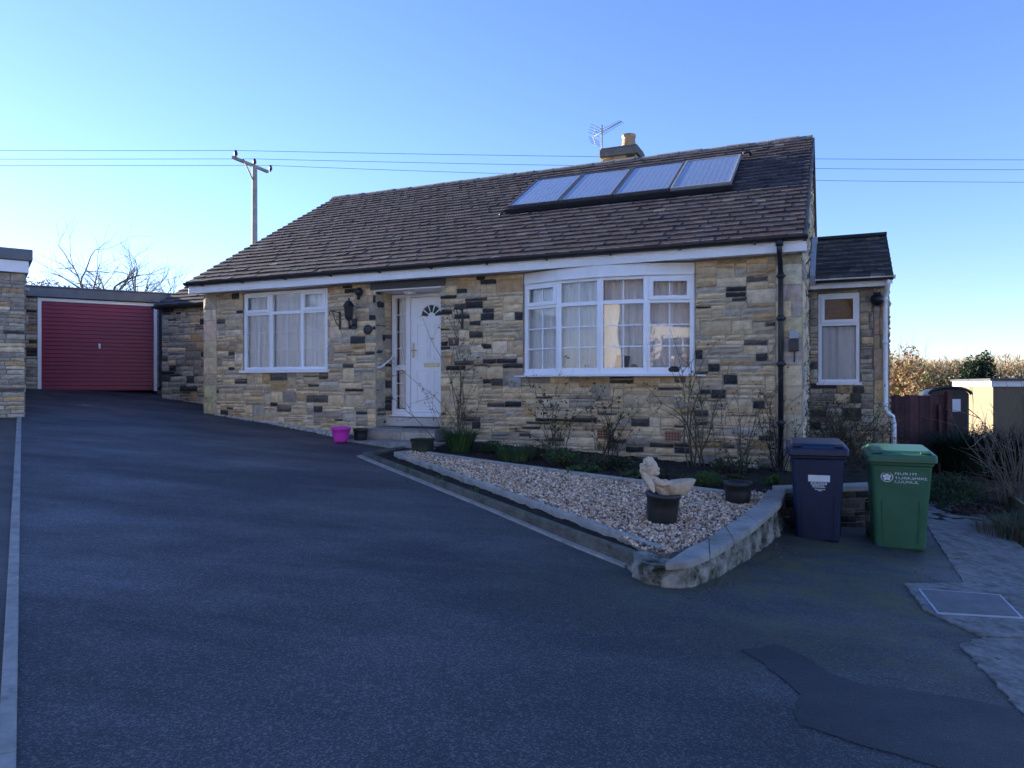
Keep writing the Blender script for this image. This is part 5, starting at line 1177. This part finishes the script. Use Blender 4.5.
shrub('bare_shrub', 'tall bare pale-branched shrub at the right edge', 'shrub', (7.45, 10.7, H(7.4, 10.7)), 34, .5, 1.75, None, 0, seed=46, rad=.012, col=(.2, .175, .14), wig=.2, lean=(-.1, -.1), sub=5)
tuft('dry_grass', 'straggly dry grass growing over the right edge of the path', (6.15, 8.75, H(6.15, 8.75)), 700, .5, .3, [(.16, .13, .09), (.12, .1, .06), (.07, .09, .04)], seed=47, w=.005)
mound('dead_stems', 'heap of dead brown stems on the soil behind the path', (6.55, 10.15, H(6.5, 10.15)), 1500, .62, .3, .16, [(.1, .065, .05), (.13, .09, .07), (.07, .05, .04)], .03, seed=48)
tuft('grass_edge', 'green grass tuft beside the timber edging board', (6.6, 9.3, H(6.6, 9.3)), 420, .3, .25, GRN, seed=49, w=.006)
td = thing('timber_edging', 'mossy timber edging board on the right side of the path', 'edging', (7.0, 9.9, H(7, 9.9)), R(64))
mb = MB(); mb.box(-2.2, 1.6, -.025, .025, -.1, .24); mb.build('board', M_wood, td, bevel=.005)
mb = MB(); mb.box(1.55, 1.63, -.09, -.026, -.2, .33); mb.build('stake', M_wood, td, bevel=.006)
tag(bumpy([(6.5, 9.7), (7.05, 9.75), (7.7, 11.4), (7.6, 13), (6.1, 13), (5.9, 11.2), (5.4, 9.3)], H, .012, .03, .08, M_soil, 'bare_soil', 4)[0])

r = random.Random(91); mb = MB()
for k in range(240):
    q = r.random()
    if q < .35: i_ = r.randint(0, NW - 1); x, y = wo[i_][0] + abs(r.gauss(0, .16)) * .9, wo[i_][1] - abs(r.gauss(0, .16)) * .7
    elif q < .55: t_s = r.random(); x, y = 2.9 + 2.2 * t_s + r.gauss(0, .25), 7.3 + r.gauss(0, .35)
    elif q < .75: t_s = r.random(); x, y = 2.75 + t_s * 2.2 - abs(r.gauss(0, .2)), 3.9 + t_s * 5 + r.gauss(0, .1)
    elif q < .9: t_s = r.random(); x, y = -2.3 + 3.2 * t_s - abs(r.gauss(0, .12)), 10.4 - 4.6 * t_s - abs(r.gauss(0, .12))
    else: x, y = r.uniform(-6, 3), r.uniform(4, 14)
    leaf(mb, r, (x, y, H(x, y) + .02), r.uniform(.012, .026), r.choice([(.14, .09, .05), (.2, .14, .08), (.1, .07, .04), (.25, .2, .13)]), up=2.5)
tag(mb.build('fallen_leaves', M_leaf), 'scattered small dead leaves on the asphalt by the garden wall and bins', 'leaf litter', kind='stuff')
# trees
def limb(mb, r, p, d, L, rad, depth, tips, wig=.22, up=.08, kids=3):
    n = 5; pts = [p.copy()]; rads = [rad]
    for i in range(n):
        d = (d + rv(r) * wig + Vector((0, 0, up))).normalized(); p = p + d * (L / n); pts.append(p.copy()); rads.append(rad * (1 - .55 * (i + 1) / n))
    mb.tube(pts, rads, 6 if rad > .03 else 4 if rad > .012 else 3, cap=False)
    if depth == 0: tips.extend(pts[1:]); return
    for k in range(kids):
        i = r.randint(1, n) if k else n; dd = (d + rv(r) * .85).normalized(); limb(mb, r, pts[i], dd, L * r.uniform(.55, .8), rads[i] * .72, depth - 1, tips, wig, up, kids)
def tree(name, label, base, H_, rad, spread, depth, seed, kids=3, leafcols=None, nl=0, ls=.08, nlimb=5, up=.05, trunkf=.3):
    r = random.Random(seed); t = thing(name, label, 'tree', base)
    mb = MB(); th = H_ * trunkf; mb.tube([(0, 0, -.3), (.02, 0, th * .4), (.05, .03, th)], [rad * 1.25, rad, rad * .8], 10); mb.build('trunk', M_bark, t)
    mb = MB(); tips = []
    for k in range(nlimb):
        a = 2 * math.pi * (k + r.uniform(-.25, .25)) / nlimb; d = Vector((math.cos(a) * spread, math.sin(a) * spread, r.uniform(.5, 1.1))).normalized()
        limb(mb, r, Vector((.04, .02, th * r.uniform(.75, 1))), d, H_ * r.uniform(.32, .45), rad * .5, depth, tips, up=up, kids=kids)
    cr = mb.build('crown', M_bark, t)
    if nl:
        mb = MB()
        for k in range(nl): leaf(mb, r, r.choice(tips) + rv(r) * .25, ls, r.choice(leafcols))
        mb.build('foliage', M_leaf, cr)
    return t
tree('bare_tree', 'bare spreading tree rising behind the garage roof', (-12.0, 22, H(-12, 22)), 4.1, .15, 1.3, 3, 6, kids=4, nlimb=12, up=.02, trunkf=.36)
DH = [(.06, .05, .035), (.09, .07, .045), (.05, .055, .03), (.1, .08, .05)]
mound('dark_hedge', 'dark brownish hedge on the bank behind the left garages', (-15.6, 23.5, H(-15.6, 23.5)), 26000, 2.2, 1.6, 3.0, DH, .05, seed=51, twig=50)
mound('shade_hedge', 'dense dark hedge added out of view behind the grey garage to block sun', (-12.6, 15.6, H(-12.6, 15.6)), 5200, 1.5, 1.5, 2.9, DH, .1, seed=52, twig=40)  # unseen hedge added behind the grey garage to keep low sun out
# far hedge, evergreen and bush in the sun
r = random.Random(77); mb = MB(); TAN = [(.24, .155, .075), (.27, .185, .09), (.2, .125, .065), (.2, .17, .07), (.28, .21, .12)]
for k in range(70000):
    a = r.random(); x = 10 + a * 46; y = 47 - a * 8 + r.gauss(0, 1.6); hh = 3.5 + .8 * mnoise.noise((x * .35, 0, 0)) + .7 * mnoise.noise((x * 1.3, 3, 0)) + .5 * mnoise.noise((x * 3.7, 5, 0)) + .7 * a; q = r.random() ** (.55 if k % 3 else 1.6)
    p = Vector((x, y, H(x, y) - .5 + hh * q)); s_ = r.uniform(.12, .3); d = (rv(r) * .6 + Vector((0, 0, .7))).normalized(); b_ = d.cross(rv(r)).normalized() * .022
    mb.add([tuple(p - d * s_ - b_), tuple(p - d * s_ + b_), tuple(p + d * s_)], [(0, 1, 2)], tuple(c * r.uniform(.7, 1.3) for c in r.choice(TAN)))
    if k % 2 == 0 and q < .85: leaf(mb, r, p, .075, r.choice(TAN))
tag(mb.build('far_hedge', M_leaf), 'long sunlit hedge of bare tan twigs across the right background', 'hedge', kind='stuff')
mound('evergreen_bush', 'small dark evergreen crown standing up out of the far tan hedge', (26.0, 40.6, 1.4), 3200, 1.0, .9, 2.5, [(.02, .04, .02), (.03, .055, .025)], .1, seed=53, twig=10)
mound('green_bush', 'olive green bush left of the dark evergreen in the far hedge', (23.8, 40.5, .2), 1800, 1.6, 1.0, 2.9, [(.11, .11, .04), (.14, .13, .05)], .1, seed=54, twig=10)
mound('brown_bush', 'sunlit brown bush rising behind the fence next to the house', (15.6, 29, H(14, 26)), 5200, 1.3, 1.2, 3.6, TAN, .07, seed=55, twig=60)
# trees across the road behind the viewer, seen only as reflections
for k, (x, y, s_) in enumerate(((2.6, -8.5, 3), (5.0, -9.6, 4), (-.6, -9.2, 5))):
    tree('roadside_tree', ('brown-leaved tree by the road, middle of three', 'brown-leaved tree by the road, nearest the bins side', 'brown-leaved tree by the road, nearest the grey garage side')[k], (x, y, H(x, y)), 4.6, .13, .8, 3, 60 + s_, leafcols=[(.32, .2, .08), (.26, .17, .07), (.36, .25, .11)], nl=6000, ls=.09, nlimb=6, trunkf=.18)

# houses added behind the viewer to bounce sunlight; they show in the window reflections
for k, (x, y, rz, wd, lab) in enumerate(((-15.2, -14.6, 208, 12, 'white house added across the road to bounce sunlight, nearest the sun'), (-.2, -13.6, 196, 13, 'white house added across the road to bounce sunlight, straight opposite the bungalow'), (13.8, -14.6, 180, 13, 'white house added across the road to bounce sunlight, opposite the side extension'))):
    hh = thing('bounce_house', lab, 'house', (x, y, H(x, y)), R(rz), 'houses added across the road to bounce sunlight')
    ops = [(-wd * .36, -wd * .16, .9, 2.3), (wd * .16, wd * .36, .9, 2.3), (-wd * .34, -wd * .18, 3.5, 4.7), (wd * .18, wd * .34, 3.5, 4.7), (-.55, .55, 0, 2.2)]
    mb = MB(); panel(mb, -wd / 2, wd / 2, -.5, 5.4, ops, 0, .3); mb.box(-wd / 2, -wd / 2 + .3, .302, 7, -.5, 5.4); mb.box(wd / 2 - .3, wd / 2, .302, 7, -.5, 5.4); mb.box(-wd / 2 + .302, wd / 2 - .302, 6.7, 7, -.5, 5.4)
    for xx in (-wd / 2, wd / 2 - .3): mb.add([(xx, 0, 5.402), (xx, 7, 5.402), (xx, 3.5, 7.7), (xx + .3, 0, 5.402), (xx + .3, 7, 5.402), (xx + .3, 3.5, 7.7)], [(0, 1, 2), (5, 4, 3), (0, 2, 5, 3), (1, 4, 5, 2)])
    mb.build('wall', M_white_render, hh)
    mb = MB()
    for y0 in (-.4, 7.4):
        zz = lambda q: 5.2 + (min(q, 7 - q) + .4) * .67
        vs = [(-wd / 2 - .3, y0, zz(y0)), (wd / 2 + .3, y0, zz(y0)), (wd / 2 + .3, 3.5, zz(3.5)), (-wd / 2 - .3, 3.5, zz(3.5))]; vs += [(a, b, c + .12) for a, b, c in vs]
        mb.add(vs, [(3, 2, 1, 0), (4, 5, 6, 7), (0, 1, 5, 4), (1, 2, 6, 5), (2, 3, 7, 6), (3, 0, 4, 7)], (.08, .055, .05))
    mb.build('roof', M_tile, hh)
    for a, b, c, d in ops[:4]:
        mb = MB(); rect_frame(mb, a + .004, b - .004, c + .004, d - .004, .07, .08, .15); mb.box((a + b) / 2 - .03, (a + b) / 2 + .03, .082, .148, c + .074, d - .074); fw = mb.build('window', M_upvc, hh); mb = MB(); pane(mb, a + .06, b - .06, c + .06, d - .06, .12); mb.build('pane', M_dglass, fw)
    mb = MB(); mb.box(-.545, .545, .1, .16, .0, 2.19); raised(mb, -.4, .4, 1.1, 2.0, .1); mb.build('door', M_red, hh)
# ------------------------------------------------------------------ power line
pole = thing('electricity_pole', 'tall wooden electricity pole with angled crossarm behind the roof', 'pole', (-11.75, 33.1, 1.9))
pz = 11.95 - 1.9
mb = MB(); mb.tube([(0, 0, -.5), (0, 0, pz - .18)], [.15, .115], 12); mb.build('post', M_pole, pole)
a, b = Vector((-.43, -1.12, pz - .02 - .12)), Vector((.38, 1.05, pz - .14))
mb = MB(); d = (b - a).normalized(); s_ = Vector((d.y, -d.x, 0)) * .06; off = Vector((d.y, -d.x, 0)) * .17
vs = [tuple(p + off * -1 + q * s_ + Vector((0, 0, z))) for z in (-.06, .06) for p, q in ((a, -1), (b, -1), (b, 1), (a, 1))]
mb.add(vs, [(3, 2, 1, 0), (4, 5, 6, 7), (0, 1, 5, 4), (1, 2, 6, 5), (2, 3, 7, 6), (3, 0, 4, 7)]); mb.tube([tuple(a * .62 + Vector((0, 0, pz * .38))), (0, 0, pz - 1.0)], .035, 5)
mb.build('crossarm', M_pole, pole)
ins = [a + Vector((0, 0, .18)), Vector((0, 0, pz + .02)), b + Vector((0, 0, .18))]
for p in ins:
    mb = MB(); mb.lathe([(.03, -.2), (.035, -.12), (.09, -.1), (.06, -.05), (.09, -.02), (.06, .04), (.05, .1), (.02, .12)], tuple(p), 10); mb.build('insulator', M_black, pole)
mb = MB(); mb.box(-.45, -.1, -.03, .03, 5.05, 5.11); mb.tube([(-.42, 0, 5.08), (-.42, 0, 4.9)], .05, 6); mb.build('step_bracket', M_galv, pole)
for k, (p, sag, lab) in enumerate(zip(ins, (.42, .5, .8), ('power line wire on the near end of the crossarm', 'power line wire on top of the pole', 'lowest power line wire, on the far end of the crossarm'))):
    mb = MB(); P0 = Vector(pole.location) + p + Vector((0, 0, .1)); pts = []
    for i in range(-40, 41):
        t = abs(i) / 40; pts.append((P0.x + 78 * i / 40, P0.y, P0.z - (sag if i > 0 else .1) * 4 * t * (1 - t) + (.25 * t if i < 0 else 0)))
    mb.tube(pts, .010, 4); tag(mb.build('power_line', M_wire), lab, 'wire', 'power line wires')

# ------------------------------------------------------------------ sky, sun, camera
SAZ, SEL = 61, 10.0                                   # degrees left of straight ahead, elevation
w = bpy.data.worlds.new('World'); scene.world = w; w.use_nodes = True
nt = w.node_tree; bg = nt.nodes['Background']; sky = nt.nodes.new('ShaderNodeTexSky'); sky.sky_type = 'NISHITA'; sky.sun_disc = False
sky.sun_elevation = R(SEL); sky.sun_rotation = R(-SAZ); sky.altitude = 150; sky.air_density = 1.0; sky.dust_density = .1; sky.ozone_density = 3
tm = nt.nodes.new('ShaderNodeMix'); tm.data_type = 'RGBA'; tm.blend_type = 'MULTIPLY'; tm.inputs[0].default_value = 1; tm.inputs[7].default_value = (.9, .87, 1.2, 1)
nt.links.new(sky.outputs[0], tm.inputs[6]); 
gc = nt.nodes.new('ShaderNodeTexCoord'); gm = nt.nodes.new('ShaderNodeMapping'); gm.inputs['Scale'].default_value = (2.2, 2.2, 26); nt.links.new(gc.outputs['Generated'], gm.inputs[0])
cn = nt.nodes.new('ShaderNodeTexNoise'); cn.inputs['Scale'].default_value = 2.2; cn.inputs['Detail'].default_value = 6; nt.links.new(gm.outputs[0], cn.inputs['Vector'])
cr_ = nt.nodes.new('ShaderNodeMapRange'); cr_.inputs[1].default_value = .52; cr_.inputs[2].default_value = .74; cr_.inputs[4].default_value = .3; nt.links.new(cn.outputs['Fac'], cr_.inputs[0])
sx = nt.nodes.new('ShaderNodeSeparateXYZ'); nt.links.new(gc.outputs['Generated'], sx.inputs[0])
ce = nt.nodes.new('ShaderNodeMapRange'); ce.inputs[1].default_value = .16; ce.inputs[2].default_value = .04; nt.links.new(sx.outputs[2], ce.inputs[0])
cmul = nt.nodes.new('ShaderNodeMath'); cmul.operation = 'MULTIPLY'; nt.links.new(cr_.outputs[0], cmul.inputs[0]); nt.links.new(ce.outputs[0], cmul.inputs[1])
cmx = nt.nodes.new('ShaderNodeMix'); cmx.data_type = 'RGBA'; cmx.inputs[7].default_value = (2.0, 1.95, 2.0, 1); nt.links.new(cmul.outputs[0], cmx.inputs[0]); nt.links.new(tm.outputs[2], cmx.inputs[6]); nt.links.new(cmx.outputs[2], bg.inputs[0])   # thin low cloud
bg.inputs[1].default_value = .08
sd_ = Vector((-math.sin(R(SAZ)) * math.cos(R(SEL)), math.cos(R(SAZ)) * math.cos(R(SEL)), math.sin(R(SEL))))
l = bpy.data.lights.new('sun', 'SUN'); l.energy = 5.0; l.angle = R(.5); l.color = (1, .88, .73); lo = bpy.data.objects.new('sun', l); COL.objects.link(lo)
lo.rotation_euler = (-sd_).to_track_quat('-Z', 'Y').to_euler()
cam = bpy.data.cameras.new('camera'); co = bpy.data.objects.new('camera', cam); COL.objects.link(co); scene.camera = co
co.location = (0, 0, 1.7); co.rotation_euler = (R(90), 0, 0); cam.sensor_width = 36; cam.lens = 725 / 1024 * 36; cam.shift_y = 2 / 1024; cam.clip_end = 1000; cam.clip_start = .05
scene.render.engine = 'CYCLES'; scene.render.resolution_x = 1024; scene.render.resolution_y = 768
vs_ = scene.view_settings; vs_.view_transform = 'Standard'; vs_.look = 'None'; vs_.exposure = 2.25; vs_.gamma = 1
